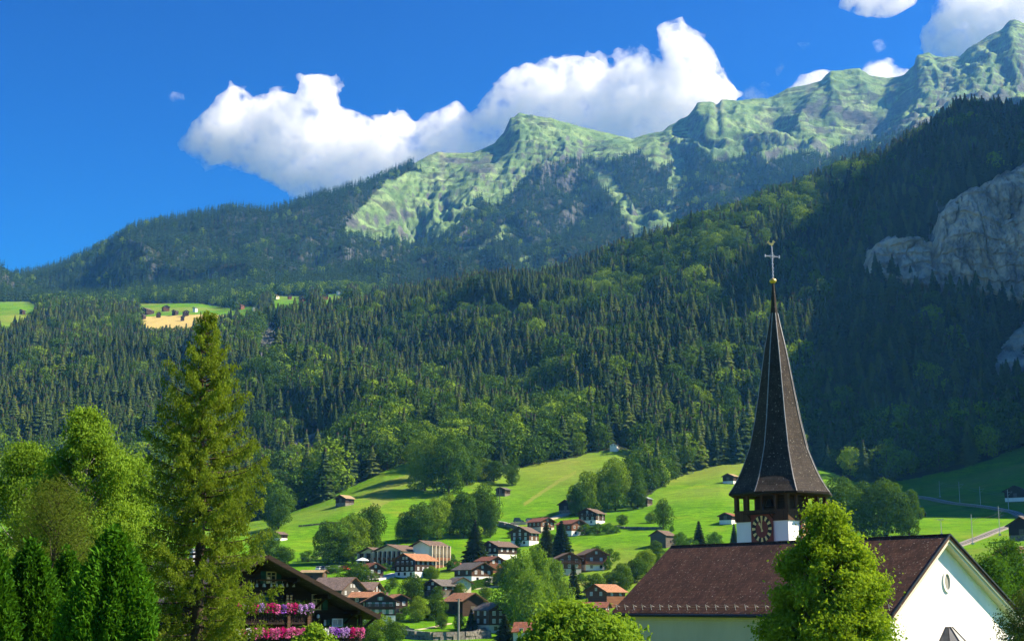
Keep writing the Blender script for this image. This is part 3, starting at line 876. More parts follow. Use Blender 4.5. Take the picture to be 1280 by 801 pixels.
def outcrop(poly, amp, label, step=0.8, cat='cliff', name='rock_cliff', ymax=2000, mat=None):
    xs = [p[0] for p in poly]; ys = [p[1] for p in poly]
    PX = np.arange(min(xs) - 8, max(xs) + 8, step); PY = np.arange(max(ys) + 8, min(ys) - 8, -step)
    Yl = np.arange(600, ymax, 2.0)
    G = np.zeros((len(PY), len(PX), 3))
    for j, px_ in enumerate(PX):
        u = ray(px_, sum(ys) / len(ys))[0]
        z_ = H(u * Yl, Yl); s = np.maximum.accumulate(z_ / Yl)
        for i, py_ in enumerate(PY):
            k = min(np.searchsorted(s, ray(px_, py_)[1]), len(Yl) - 1)
            if k > 0:
                f = np.clip((ray(px_, py_)[1] - s[k - 1]) / max(s[k] - s[k - 1], 1e-6), 0, 1); Yv = Yl[k - 1] + 2.0 * f
            else: Yv = Yl[0]
            G[i, j] = (u * Yv, Yv, float(np.interp(Yv, Yl, z_)))
    # smooth depth jumps, so the face is one skin
    A, B = np.meshgrid(PX, PY)
    wob = fbm2(A / 9, B / 9, 3, 7) * 5
    ins = inpoly(A + wob, B + fbm2(A / 9, B / 9, 3, 8) * 5, poly).astype(float)
    k = np.ones(5) / 5
    for _ in range(3):
        ins = np.apply_along_axis(lambda v: np.convolve(v, k, 'same'), 0, ins); ins = np.apply_along_axis(lambda v: np.convolve(v, k, 'same'), 1, ins)
    ins[0] = ins[-1] = 0; ins[:, 0] = ins[:, -1] = 0
    X, Yv, Z = G[..., 0], G[..., 1], G[..., 2]
    ledge = np.abs(((Z / 17 + fbm3(X / 60, Yv / 60, Z / 60, 3, 4) * 1.2) % 1.0) - 0.5) * 2
    crack = np.abs(fbm3(X / 16, Yv / 40, Z / 60, 3, 5))
    d = amp * (0.4 + 1.3 * fbm3(X / 32, Yv / 60, Z / 38, 4, 6) + 0.35 * ledge - 0.7 * np.exp(-crack * 14)) + amp * 0.35 * fbm3(X / 7, Yv / 20, Z / 6, 3, 12)
    fac = 1 - np.abs(fbm3(X / 12, Yv / 30, Z / 44, 5, 14, 0.62)) * 2.4
    d = amp * (0.3 + 0.8 * fbm3(X / 34, Yv / 60, Z / 90, 3, 6) + 0.5 * fac + 0.25 * (ledge > 0.62) - 0.8 * np.exp(-crack * 22)) + amp * 0.22 * fbm3(X / 4, Yv / 9, Z / 4, 3, 12, .6)
    disp = np.where(ins > 0.02, (ins ** 0.6) * (d + 3) - 3.5 * (1 - ins), -4.0)
    Yv = Yv - disp * 0.93; Z = Z + disp * 0.30
    nr, nc = X.shape
    ix = np.arange(nr * nc).reshape(nr, nc)
    Q = np.stack([ix[:-1, :-1], ix[:-1, 1:], ix[1:, 1:], ix[1:, :-1]], -1).reshape(-1, 4)
    # thickness: the same skin 12 m deeper, joined at the rim
    V1 = np.stack([X, Yv, Z], -1).reshape(-1, 3); V2 = V1 + np.array([0, 12, -4])
    n = nr * nc
    rim = np.concatenate([ix[0, :], ix[1:, -1], ix[-1, -2::-1], ix[-2:0:-1, 0]])
    rq = np.stack([rim, np.roll(rim, -1), np.roll(rim, -1) + n, rim + n], -1)
    me = np_mesh(name, np.concatenate([V1, V2]), np.concatenate([Q, Q[:, ::-1] + n, rq[:, ::-1]]), None, [mat or M_ROCK], smooth=False)
    return tag(obj(name, me), label, cat)
outcrop(CLIFF[0], 9, 'tall bare grey and ochre limestone cliff high on the wooded slope at right', 0.5)
outcrop(CLIFF[1], 7, 'lower pale rock face among dark trees at the right edge')
outcrop(CLIFF[2], 7, 'narrow grey crag in the wood right of the larch top', mat=M_DARKROCK)
outcrop(CLIFF[3], 4, 'small pale rock patch in the dark wood right of the spire')
outcrop(CLIFF[4], 5, 'shaded grey crag low in the wood above the left meadow', mat=M_DARKROCK)

# ================================================================ CLOUDS (beyond the mountain and the haze)
import openvdb
def m_cloud(dens, name='cloud_vapour', lo=0.38, hi=0.52, sc=0.0075):
    m, nt, out = newmat(name)
    geo = N(nt, 'ShaderNodeNewGeometry').outputs['Position']
    n1 = noise_n(nt, sc, 7, 0.66, vec=geo)
    rp = nt.nodes.new('ShaderNodeMapRange'); rp.inputs[1].default_value = lo; rp.inputs[2].default_value = hi; rp.inputs[3].default_value = 0.0; rp.inputs[4].default_value = dens
    nt.links.new(n1, rp.inputs[0])
    v = nt.nodes.new('ShaderNodeVolumePrincipled')
    v.inputs['Color'].default_value = (1, 1, 1, 1)
    v.inputs['Anisotropy'].default_value = 0.0
    nt.links.new(rp.outputs[0], v.inputs['Density'])
    nt.links.new(v.outputs[0], out.inputs['Volume'])
    return m
M_CLOUD = m_cloud(0.010); M_WISP = m_cloud(0.006, 'thin_vapour', 0.46, 0.62, 0.012)

def cloud(poly, Y, label, seed, thick=1.0, vox=13.0, amp=1.0, mat=None, warp=1.0):
    """outline -> a real lump of cloud: deepest in its middle, billows all round"""
    P = [at(px_, py_, Y) for px_, py_ in poly]
    xs = np.array([p.x for p in P]); zs = np.array([p.z for p in P])
    pad = 160 * amp
    X = np.arange(xs.min() - pad, xs.max() + pad, vox); Zz = np.arange(zs.min() - pad, zs.max() + pad, vox)
    A, B = np.meshgrid(X, Zz, indexing='ij')
    pl = list(zip(xs, zs))
    ins = inpoly(A, B, pl)
    d = np.full(A.shape, 1e9)
    for i in range(len(pl)):
        ax, az = pl[i]; bx, bz = pl[(i + 1) % len(pl)]
        vx, vz = bx - ax, bz - az; L = vx * vx + vz * vz + 1e-9
        t = np.clip(((A - ax) * vx + (B - az) * vz) / L, 0, 1)
        d = np.minimum(d, np.hypot(A - ax - t * vx, B - az - t * vz))
    sd = np.where(ins, d, -d)
    tmax = max(float(sd.max()), 1) 
    hd = thick * tmax * 1.15 + pad * 0.6
    D = np.arange(-hd, hd, vox * 1.3)
    s3 = sd[:, None, :]
    Td = D[None, :, None] / thick
    # inside: like a cushion; the distance to its skin
    f = np.where(s3 > 0, np.sqrt(np.maximum(s3, 0) * 2 * tmax - np.minimum(s3, tmax) ** 2) , s3 * 2)
    g = (np.sign(f) * np.abs(f) - np.abs(Td)) * 0.5
    g = np.minimum(g, s3 + 0 * g)
    x3 = X[:, None, None] + 0 * g; y3 = D[None, :, None] + 0 * g; z3 = Zz[None, None, :] + 0 * g
    n1 = fbm3(x3 / 330, y3 / 330, z3 / 330, 3, seed)
    fine_ = 1 - np.abs(fbm3(x3 / 62 + n1 * 2, y3 / 62, z3 / 62, 3, seed + 9, 0.6)) * 2.6
    bil = 1 - np.abs(fbm3(x3 / 150 + n1, y3 / 150, z3 / 150 + n1, 4, seed + 5, 0.55)) * 2.6
    g = g + amp * (n1 * 70 * warp + bil * 46 + fine_ * 20 - 12)
    g[0] = g[-1] = -50; g[:, 0] = g[:, -1] = -50; g[:, :, 0] = g[:, :, -1] = -50
    grid = openvdb.FloatGrid(background=-50.0); grid.copyFromArray(np.ascontiguousarray(g.astype(np.float32)))
    pts, quads = grid.convertToQuads(isovalue=0.0)
    V = np.stack([X[0] + pts[:, 0] * vox, Y + D[0] + pts[:, 1] * vox * 1.3, Zz[0] + pts[:, 2] * vox], 1)
    me = np_mesh('cloud', V, quads.astype(np.int32)[:, ::-1], None, [mat or M_CLOUD], smooth=True)
    return tag(obj('cloud', me), label, 'cloud', 'white clouds over the mountains')

cloud([(232, 182), (240, 155), (266, 130), (285, 108), (305, 112), (320, 122), (350, 118), (372, 122), (378, 98), (400, 92), (420, 104), (428, 132), (460, 146), (500, 150), (522, 166), (545, 142), (572, 126), (590, 140), (612, 112), (640, 84), (690, 76), (742, 74), (762, 90), (775, 72), (800, 62), (826, 76), (828, 42), (850, 30), (872, 42), (892, 64), (905, 98), (922, 120), (900, 150), (860, 190), (800, 215), (700, 215), (560, 235), (430, 262), (380, 252), (355, 240), (330, 232), (300, 212), (262, 205)],
      8600, 'huge white cumulus cloud lying along the mountain ridge left of the spire', 3, 0.45, 11)
cloud([(1150, 42), (1165, 20), (1180, -20), (1330, -40), (1340, 90), (1260, 90), (1200, 84), (1160, 78)], 8600, 'white cloud cut by the top right corner above the highest peak', 9, 0.45, 12)
cloud([(1048, 8), (1060, -20), (1140, -20), (1146, 5), (1110, 22), (1085, 22)], 8800, 'small white cloud touching the top edge right of centre', 13, 0.8, 12, 0.45)
cloud([(978, 120), (1000, 96), (1028, 92), (1060, 104), (1082, 86), (1108, 76), (1128, 88), (1158, 94), (1170, 112), (1120, 150), (990, 150)], 7400, 'long low white cloud resting on the ridge right of the spire', 17, 0.6, 12, 0.5)
cloud([(208, 121), (216, 114), (230, 117), (232, 126), (216, 129)], 8600, 'tiny wisp of cloud alone in the blue at left', 21, 0.6, 8, 0.12, M_WISP)
cloud([(922, 118), (940, 108), (955, 104), (972, 118), (975, 134), (925, 134)], 8700, 'thin wisp of cloud at the right end of the great cumulus', 25, 0.6, 10, 0.35, M_WISP)
cloud([(965, 74), (975, 68), (980, 84), (972, 94)], 8700, 'faint upright wisp of cloud above the spire', 29, 0.5, 8, 0.16, M_WISP)
cloud([(996, 54), (1012, 52), (1018, 62), (1006, 66)], 8700, 'faint small wisp of cloud right of the spire', 33, 0.5, 8, 0.16, M_WISP)
cloud([(1090, 52), (1106, 48), (1112, 60), (1096, 66)], 8700, 'small wisp of cloud under the topmost cloud', 37, 0.5, 8, 0.2, M_WISP)
# ================================================================ BUILDING MATERIALS
def roofmat(name, col, row=0.35, wid=0.25, specks=0.0, speck_col=(0.45, 0.42, 0.36), var=0.3):
    """tiled or shingled roof: rows of small pieces, weathered, dotted with lichen"""
    m, nt, out = newmat(name)
    tc = N(nt, 'ShaderNodeTexCoord')
    br = N(nt, 'ShaderNodeTexBrick'); br.offset = 0.5
    br.inputs['Scale'].default_value = 1.0
    br.inputs['Brick Width'].default_value = wid; br.inputs['Row Height'].default_value = row
    br.inputs['Mortar Size'].default_value = 0.015; br.inputs['Mortar Smooth'].default_value = 0.4
    br.inputs['Color1'].default_value = (0.35, 0.35, 0.35, 1); br.inputs['Color2'].default_value = (1, 1, 1, 1); br.inputs['Mortar'].default_value = (0.1, 0.1, 0.1, 1)
    nt.links.new(tc.outputs['UV'], br.inputs['Vector'])
    nz = noise_n(nt, 0.7, 6, 0.65)
    lo = tuple(c * (1 - var) for c in col); hi = tuple(c * (1 + var) for c in col)
    c = ramp(nt, nz, [(0.3, lo), (0.7, hi)])
    c = mixc(nt, 0.7, c, br.outputs['Color'], 'MULTIPLY')
    if specks:
        sp = noise_n(nt, 7.0, 2, 0.5)
        c = mixc(nt, ramp(nt, sp, [(0.70 - specks * 0.1, (0, 0, 0)), (0.74 - specks * 0.1, (1, 1, 1))]), c, speck_col)
        sp2 = noise_n(nt, 1.8, 6, 0.75)
        c = mixc(nt, ramp(nt, sp2, [(0.64, (0, 0, 0)), (0.72, (0.6, 0.6, 0.6))]), c, tuple(x * 0.6 for x in speck_col))
    prin(nt, out, c, 0.85, 0.2, bump(nt, br.outputs['Color'], 0.5, 0.04))
    return m

def woodmat(name, col, plank=0.22, vertical=False, var=0.4, coord='Object'):
    m, nt, out = newmat(name)
    tc = N(nt, 'ShaderNodeTexCoord')
    sep = N(nt, 'ShaderNodeSeparateXYZ'); nt.links.new(tc.outputs[coord], sep.inputs[0])
    if vertical:
        ad = N(nt, 'ShaderNodeMath', operation='ADD'); nt.links.new(sep.outputs[0], ad.inputs[0]); nt.links.new(sep.outputs[1], ad.inputs[1]); src = ad.outputs[0]
    else: src = sep.outputs[2]
    md = N(nt, 'ShaderNodeMath', operation='PINGPONG'); nt.links.new(src, md.inputs[0]); md.inputs[1].default_value = plank / 2
    ml = N(nt, 'ShaderNodeMath', operation='MULTIPLY'); nt.links.new(md.outputs[0], ml.inputs[0]); ml.inputs[1].default_value = 2 / plank
    groove = ramp(nt, ml.outputs[0], [(0.0, (0.25, 0.25, 0.25)), (0.18, (1, 1, 1))])
    st = (0.25, 0.25, 5) if not vertical else (5, 5, 0.25)
    nz = noise_n(nt, 1.5, 6, 0.7, stretch=st)
    lo = tuple(c * (1 - var) for c in col); hi = tuple(c * (1 + var) for c in col)
    c = ramp(nt, nz, [(0.3, lo), (0.7, hi)])
    c = mixc(nt, 1.0, c, groove, 'MULTIPLY')
    prin(nt, out, c, 0.8, 0.2, bump(nt, groove, 0.4, 0.03))
    return m

def plaster(name, col, streak=0.12):
    m, nt, out = newmat(name)
    a = noise_n(nt, 6.0, 6, 0.7); b = noise_n(nt, 0.6, 5, 0.65, stretch=(1, 1, 0.35))
    c = ramp(nt, b, [(0.3, tuple(x * (1 - streak) for x in col)), (0.65, col)])
    prin(nt, out, c, 0.9, 0.15, bump(nt, a, 0.35, 0.03))
    return m

M_CHURCHROOF = roofmat('dark_roof_tiles', (0.098, 0.043, 0.026), 0.30, 0.20, 0.35, (0.30, 0.24, 0.19), 0.35)
M_SHINGLE = roofmat('weathered_shingles', (0.055, 0.042, 0.034), 0.22, 0.13, 0.3, (0.22, 0.20, 0.17), 0.5)
M_WHITE = plaster('white_plaster', (0.84, 0.80, 0.74))
M_CREAM = plaster('cream_stone', (0.62, 0.57, 0.44))
M_OFFWHITE = plaster('cream_shade_plaster', (0.66, 0.51, 0.33))  # cream darkened and warmed, shade of the side wall put into the colour
M_DWOOD = woodmat('dark_stained_wood', (0.040, 0.021, 0.012), 0.2)
M_DWOODV = woodmat('dark_vertical_boards', (0.075, 0.038, 0.020), 0.22, True)
M_BWOOD = woodmat('brown_wood', (0.085, 0.042, 0.022), 0.25)
M_GWOOD = woodmat('weathered_grey_wood', (0.10, 0.085, 0.070), 0.25)
M_BLACKMETAL = simple('dark_metal', (0.03, 0.03, 0.032), 0.4, 0.5, 0.2, 3, 0.6)
M_LEAD = simple('weathered_lead', (0.10, 0.105, 0.115), 0.5, 0.4, 0.3, 2, 0.3)
M_ZINC = simple('zinc_strip', (0.25, 0.24, 0.23), 0.5, 0.4, 0.3, 3, 0.3)
M_GOLD = simple('gilding', (0.75, 0.47, 0.12), 0.35, 0.6, 0.15, 3, 0.9)
M_GOLDPAINT = simple('gold_paint', (0.78, 0.55, 0.18), 0.5, 0.4, 0.1, 3)
M_REDPAINT = simple('oxide_red_paint', (0.17, 0.030, 0.020), 0.6, 0.3, 0.25, 3)
M_BLACKPAINT = simple('black_paint', (0.012, 0.012, 0.012), 0.6, 0.3, 0.1, 3)
M_PANE = simple('window_glass', (0.02, 0.024, 0.03), 0.08, 0.6, 0.2, 1)
M_CURTAIN = simple('curtained_glass', (0.30, 0.31, 0.32), 0.3, 0.5, 0.4, 2.5)
M_GREENSHUT = woodmat('green_shutters', (0.018, 0.065, 0.045), 0.08)
M_CASING = simple('ochre_window_frame', (0.42, 0.33, 0.17), 0.6, 0.3, 0.15, 4)
M_WCASING = simple('white_window_frame', (0.70, 0.69, 0.66), 0.6, 0.3, 0.08, 4)
M_DARK = simple('shaded_interior', (0.010, 0.009, 0.008), 0.9, 0.1, 0.2, 2)

def uvbox(o):
    """UVs in metres: along the slope and along the eaves, for rows of tiles"""
    me = o.data; uv = me.uv_layers.new(name='UVMap'); d = uv.data
    for p in me.polygons:
        n = p.normal
        t = Vector((0, 0, 1)).cross(n)
        t = t.normalized() if t.length > 1e-3 else Vector((1, 0, 0))
        b = n.cross(t)
        for li in p.loop_indices:
            co = me.vertices[me.loops[li].vertex_index].co
            d[li].uv = (co.dot(t), co.dot(b))
    return o

def along(p0, d, px_target):
    """how far from p0 along the horizontal direction d a given column of the photograph is reached"""
    lo, hi = -80.0, 80.0
    f = lambda t: proj(p0[0] + d[0] * t, p0[1] + d[1] * t, p0[2])[0] - px_target
    flo = f(lo)
    for _ in range(60):
        mid = (lo + hi) / 2; fm_ = f(mid)
        if (fm_ > 0) == (flo > 0): lo, flo = mid, fm_
        else: hi = mid
    return (lo + hi) / 2

class Frame:
    """a building's own axes: front is -Y, right is +X"""
    def __init__(self, o, rz):
        self.o = Vector(o); self.rz = rz
        self.x = Vector((math.cos(rz), math.sin(rz), 0)); self.y = Vector((-math.sin(rz), math.cos(rz), 0))
    def on_front(self, px, py, yl=0.0):
        u, s = ray(px, py); d = Vector((u, 1, s)); p0 = self.o + self.y * yl
        t = p0.dot(self.y) / d.dot(self.y); q = d * t - self.o
        return q.dot(self.x), q.z
    def on_side(self, px, py, xl=0.0):
        u, s = ray(px, py); d = Vector((u, 1, s)); p0 = self.o + self.x * xl
        t = p0.dot(self.x) / d.dot(self.x); q = d * t - self.o
        return q.dot(self.y), q.z

def gable_slabs(parent, mat, hw_l, hw_r, zl, zr, zt, y0, y1, th=0.22, name='roof', kick=0.0):
    """two roof slopes meeting on the ridge at x=0"""
    mb = MB()
    def slab(xe, ze):
        n = Vector((-(zt - ze) * (1 if xe > 0 else -1) * -1, 0, abs(xe))); n.normalize()
        if xe < 0: n.x = -abs(n.x)
        else: n.x = abs(n.x)
        a = Vector((0, y0, zt)); b = Vector((xe, y0, ze))
        poly = [a, b, b - n * th, Vector((0, y0, zt - th / n.z))]
        mb.prism(poly if xe > 0 else poly[::-1], y1 - y0, (0, 1, 0))
    slab(-hw_l, zl); slab(hw_r, zr)
    o = mb.build(name, mat, parent); uvbox(o)
    return o

def window(parent, x, z, w, h, y=0.0, side='f', casing=None, pane=None, mull=(2, 2), shut=None, depth=0.06, fw=0.07, name='window'):
    """frame proud of the wall, glazing bars, glass set behind; optional pair of shutters. side: f front, r right, l left"""
    casing = casing or M_WCASING; pane = pane or M_PANE
    def T(a, b, c):   # a along the wall, b out of the wall, c up
        if side == 'f': return (x + a, y - b, z + c)
        if side == 'r': return (y + b, x + a, z + c)
        if side == 'l': return (y - b, x - a, z + c)
        return (x - a, y + b, z + c)
    rzz = 0 if side in 'fb' else R(90)
    mb = MB()
    def bx(a0, a1, c0, c1, b0, b1):
        c = T((a0 + a1) / 2, (b0 + b1) / 2, (c0 + c1) / 2)
        mb.box(c, (a1 - a0, b1 - b0, c1 - c0), rzz)
    bx(-w / 2, w / 2, h / 2 - fw, h / 2, 0.004, depth); bx(-w / 2, w / 2, -h / 2, -h / 2 + fw, 0.004, depth + 0.03)
    bx(-w / 2, -w / 2 + fw, -h / 2 + fw, h / 2 - fw, 0.004, depth); bx(w / 2 - fw, w / 2, -h / 2 + fw, h / 2 - fw, 0.004, depth)
    for i in range(1, mull[0]):
        a = -w / 2 + w * i / mull[0]; bx(a - fw / 2.4, a + fw / 2.4, -h / 2 + fw, h / 2 - fw, 0.012, depth - 0.01)
    for j in range(1, mull[1]):
        c = -h / 2 + h * j / mull[1]; bx(-w / 2 + fw, w / 2 - fw, c - fw / 3.5, c + fw / 3.5, 0.012, depth - 0.016)
    f = mb.build(name, casing, parent)
    pb = MB(); mb = pb
    bx(-w / 2 + fw * 0.6, w / 2 - fw * 0.6, -h / 2 + fw * 0.6, h / 2 - fw * 0.6, 0.002, 0.02)
    pb.build('pane', pane, f)
    if shut:
        for sgn in (-1, 1):
            sb = MB(); mb = sb
            a = sgn * (w / 2 + w * 0.27)
            bx(a - w * 0.25, a + w * 0.25, -h / 2, h / 2, 0.01, 0.05)
            sb.build('shutter', shut, parent)
    return f

# ================================================================ CHURCH
CH_RZ = R(40)
D0 = 94.0
apex = at(1187, 667.6, D0)
ch = Frame(apex, CH_RZ)
hl = -along(apex, ch.x, 1110); hr = along(apex, ch.x, 1276)
hl = -hl if hl < 0 else hl
LEN = along(apex, ch.y, 839)
pL = apex - ch.x * hl; zL = ray(1110, 768)[1] * pL.y - apex.z
pR = apex + ch.x * hr; zR = ray(1276, 773)[1] * pR.y - apex.z
print('church', hl, hr, zL, zR, LEN, apex)
GROUND0 = -8.4 - apex.z
church = thing('church', 'white walled church with long dark tiled roof and a tall shingled spire', 'church', (apex.x, apex.y, apex.z), CH_RZ)
gable_slabs(church, M_CHURCHROOF, hl, hr, zL, zR, 0, 0.0, LEN, 0.2)
OV = 0.68
wl, wr = hl - 0.75, hr - 0.55
mb = MB()
sl = zL / hl; sr = zR / hr
zwl = sl * wl - 0.30; zwr = sr * wr - 0.30
mb.prism([(-wl, OV, GROUND0), (wr, OV, GROUND0), (wr, OV, zwr), (0, OV, -0.30), (-wl, OV, zwl)], LEN - 2 * OV, (0, 1, 0))
cw = mb.build('wall', M_WHITE, church)
# shaded side: a separate coat, its darker warm cream standing in for shade
mb = MB(); mb.box((-wl - 0.012, LEN / 2, (GROUND0 + zwl) / 2 - 0.35), (0.02, LEN - 2 * OV - 0.1, zwl - GROUND0 - 0.7)); mb.build('side_wall_shade_coat', M_OFFWHITE, church)
# stepped cornice under the eaves and up the gable
mb = MB()
for k, (dz, w, t) in enumerate(((0.28, 0.40, 0.22), (0.52, 0.22, 0.20))):
    mb.box((-wl - w / 2, LEN / 2, zwl - dz - 0.05), (w, LEN - 0.3, t))
    mb.box((wr + w / 2, LEN / 2, zwr - dz - 0.05), (w, LEN - 0.3, t))
mb.build('eaves_cornice', M_OFFWHITE, church)
mb = MB()
for sx, hw, ze in ((-1, hl, zL), (1, hr, zR)):
    n = Vector((sx * abs(ze), 0, hw)).normalized()
    for (y0, y1, off, th) in ((0.06, OV - 0.14, 0.21, 0.13), (0.16, OV - 0.003, 0.345, 0.16)):
        a = Vector((0, y0, 0)) ; b = Vector((sx * hw * 0.985, y0, ze * 0.985))
        a2 = Vector((0, y0, -off / n.z)); b2 = b - n * off; a3 = Vector((0, y0, -(off + th) / n.z)); b3 = b - n * (off + th)
        poly = [a2, b2, b3, a3]
        mb.prism(poly if sx > 0 else poly[::-1], y1 - y0, (0, 1, 0))
mb.build('gable_cornice', M_CREAM, church)
# ridge tiles
mb = MB()
for i in range(int(LEN / 0.42)):
    y_ = 0.21 + i * 0.42
    mb.prism([(-0.12, y_ - 0.2, -0.05), (0.12, y_ - 0.2, -0.05), (0.05, y_ - 0.2, 0.045), (-0.05, y_ - 0.2, 0.045)], 0.39, (0, 1, 0))
mb.build('ridge_tiles', M_CHURCHROOF, church)
# verge strip on the gable edge
mb = MB()
for sx, hw, ze in ((-1, hl, zL), (1, hr, zR)):
    mb.bar((0, -0.02, 0.02), (sx * hw, -0.02, ze + 0.02), 0.10, 0.10)
mb.build('verge_strip', M_BLACKMETAL, church)
# gutter and snow guard along the left eaves
mb = MB(); mb.tube([(-hl - 0.08, 0.0, zL - 0.14), (-hl - 0.08, LEN, zL - 0.14)], 0.11, 8); mb.tube([(hr + 0.08, 0.0, zR - 0.14), (hr + 0.08, LEN, zR - 0.14)], 0.11, 8)
mb.build('gutter', M_BLACKMETAL, church)
n = Vector((-abs(zL), 0, hl)).normalized(); up = Vector((hl, 0, -zL)).normalized()
mb = MB()
g0 = Vector((-hl, 0, zL)) + up * 0.55
for k in (0.12, 0.30):
    mb.tube([g0 + n * k + Vector((0, 0.1, 0)), g0 + n * k + Vector((0, LEN - 0.1, 0))], 0.022, 5)
mb.build('snow_guard', simple('rusty_rail', (0.16, 0.09, 0.06), 0.6, 0.3, 0.4, 3), church)
mb = MB()
nb = 28
for i in range(nb):
    y_ = 0.4 + (LEN - 0.8) * i / (nb - 1)
    p = g0 + Vector((0, y_, 0)); mb.bar(p - up * 0.15, p + n * 0.36, 0.035, 0.02); mb.bar(p + up * 0.2, p + n * 0.3, 0.025, 0.02)
mb.build('snow_guard_bracket', simple('pale_bracket', (0.5, 0.47, 0.44), 0.5, 0.4, 0.2, 3), church)
mb = MB(); mb.tube([(wr + 0.12, OV + 0.25, zwr - 0.4), (wr + 0.12, OV + 0.25, GROUND0)], 0.06, 8); mb.tube([(hr, 0.5, zR - 0.2), (wr + 0.12, OV + 0.25, zwr - 0.45)], 0.06, 8); mb.build('downpipe', M_BLACKMETAL, church)
# oval window in the gable
ox, oz = ch.on_front(1183, 727, OV); ow, oh = 0.42, 0.52
def ring(mbq, x, y, z, rx, rz_, w, d, seg=28):
    for k in range(seg):
        a0, a1 = 2 * math.pi * k / seg, 2 * math.pi * (k + 1) / seg
        P = []
        for a in (a0, a1):
            for r_ in (0, w):
                for yy in (y, y - d): P.append((x + math.cos(a) * (rx + r_), yy, z + math.sin(a) * (rz_ + r_)))
        mbq.add(P, [(0, 1, 5, 4), (2, 6, 7, 3), (1, 3, 7, 5), (0, 4, 6, 2)])
mb = MB(); ring(mb, ox, OV, oz, ow * 0.72, oh, 0.15, 0.09)
ow_ = mb.build('oval_window', M_WHITE, church)
mb = MB(); mb.add([(ox + math.cos(a) * ow * .74, OV - 0.012, oz + math.sin(a) * oh * 1.02) for a in np.linspace(0, 2 * math.pi, 28, endpoint=False)], [tuple(range(28))])
mb.build('pane', simple('louvre_stone', (0.30, 0.28, 0.24), 0.8, 0.2, 0.2, 3), ow_)
# polygonal lead roof of the gable porch
cx_, cz_ = ch.on_front(1185, 783.5, OV)
mb = MB(); rr_ = 2.0; hh_ = 1.9
base = [(cx_ + rr_ * math.cos(a), OV - rr_ * math.sin(a), cz_ - hh_) for a in np.linspace(0, math.pi, 6)]
tp = [(cx_ + 0.28 * math.cos(a), OV - 0.28 * math.sin(a), cz_) for a in np.linspace(0, math.pi, 6)]
F_ = [(i, i + 1, 7 + i, 6 + i) for i in range(5)] + [tuple(range(6, 12)), (5, 4, 3, 2, 1, 0)]
mb.add(base + tp, F_)
por = mb.build('porch_roof', M_LEAD, church)
mb = MB()
for a, b in zip(base, tp): mb.bar(a, b, 0.05, 0.09)
for a, b in zip(tp[:-1], tp[1:]): mb.bar(a, b, 0.06, 0.06)
mb.build('seam', M_BLACKMETAL, por)
mb = MB()
bs = [(cx_ + 1.8 * math.cos(a), OV - 1.8 * math.sin(a), GROUND0) for a in np.linspace(0, math.pi, 6)]
bt = [(p[0], p[1], cz_ - hh_ + 0.002) for p in bs]
mb.add(bs + bt, [(i + 1, i, 6 + i, 7 + i) for i in range(5)] + [tuple(range(6, 12))])
mb.build('porch_wall', M_WHITE, church)

# tower and spire -------------------------------------------------------------
TW_RZ = R(42.5)
TD = 113.0
tc0 = at(987, 700, TD)
TX = Vector((math.cos(TW_RZ), math.sin(TW_RZ), 0)); TYd = Vector((-math.sin(TW_RZ), math.cos(TW_RZ), 0))
Wt = along(tc0, TYd, 922)
Wt = abs(Wt)
cen = tc0 + TYd * Wt / 2 + TX * Wt / 2
ax_d = cen.y
def zpx(py, d=TD): return ray(980, py)[1] * d
tower = thing('church_tower', 'white church tower with painted clock, wooden belfry and tall pointed shingled spire', 'tower', (cen.x, cen.y, 0), TW_RZ)
church['label'] = 'white walled church nave with a long dark brown tiled roof and gable at lower right'
H2 = Wt / 2
zw = zpx(649.5); zg = zpx(637); zo = zpx(613)
mb = MB(); mb.box((0, 0, (zw - 8.4) / 2), (Wt, Wt, zw + 8.4)); mb.build('wall', M_WHITE, tower)
mb = MB(); mb.box((0, 0, (zw + zg) / 2), (Wt + 0.16, Wt + 0.16, zg - zw)); mb.build('wooden_band', M_DWOODV, tower)
mb = MB()
for s in (-1, 1):
    mb.box((0, s * (H2 + 0.09), zg + 0.06), (Wt + 0.3, 0.14, 0.12)); mb.box((s * (H2 + 0.09), 0, zg + 0.06), (0.14, Wt + 0.04, 0.12))
    mb.box((0, s * (H2 + 0.06), zo - 0.14), (Wt + 0.2, 0.14, 0.2)); mb.box((s * (H2 + 0.06), 0, zo - 0.14), (0.14, Wt - 0.02, 0.2))
mb.build('rail_beam', M_DWOODV, tower)
for s, t in ((-1, -1), (1, -1), (1, 1), (-1, 1)):
    mb = MB(); mb.box((s * (H2 - 0.05), t * (H2 - 0.05), (zg + zo) / 2 + 0.05), (0.30, 0.30, zo - zg - 0.12)); mb.build('corner_post', M_DWOODV, tower)
for s in (-1, 1):
    for k in (-0.52, 0.0, 0.52):
        for ax in (0, 1):
            mb = MB(); p = (k * Wt / 2 * 1.05, s * (H2 - 0.03)) if ax == 0 else (s * (H2 - 0.03), k * Wt / 2 * 1.05)
            w_ = 0.17 if k == 0 else 0.22
            mb.box((p[0], p[1], (zg + zo) / 2 + 0.05), (w_, w_, zo - zg - 0.12)); mb.build('post', M_DWOODV, tower)
mb = MB()   # belfry: boarded bell chamber inside, dark
mb.box((0, 0, (zg + zo) / 2), (Wt * 0.55, Wt * 0.55, zo - zg - 0.02)); mb.build('bell_chamber', M_DWOOD, tower)
# bell between the posts
bl = MB(); bl.lathe([(0.36, 0), (0.33, 0.06), (0.26, 0.2), (0.2, 0.42), (0.12, 0.52), (0.03, 0.55)], 14, (-H2 * 0.72, -H2 * 0.1, zg + 0.45)); bl.build('bell', M_BLACKMETAL, tower, True)
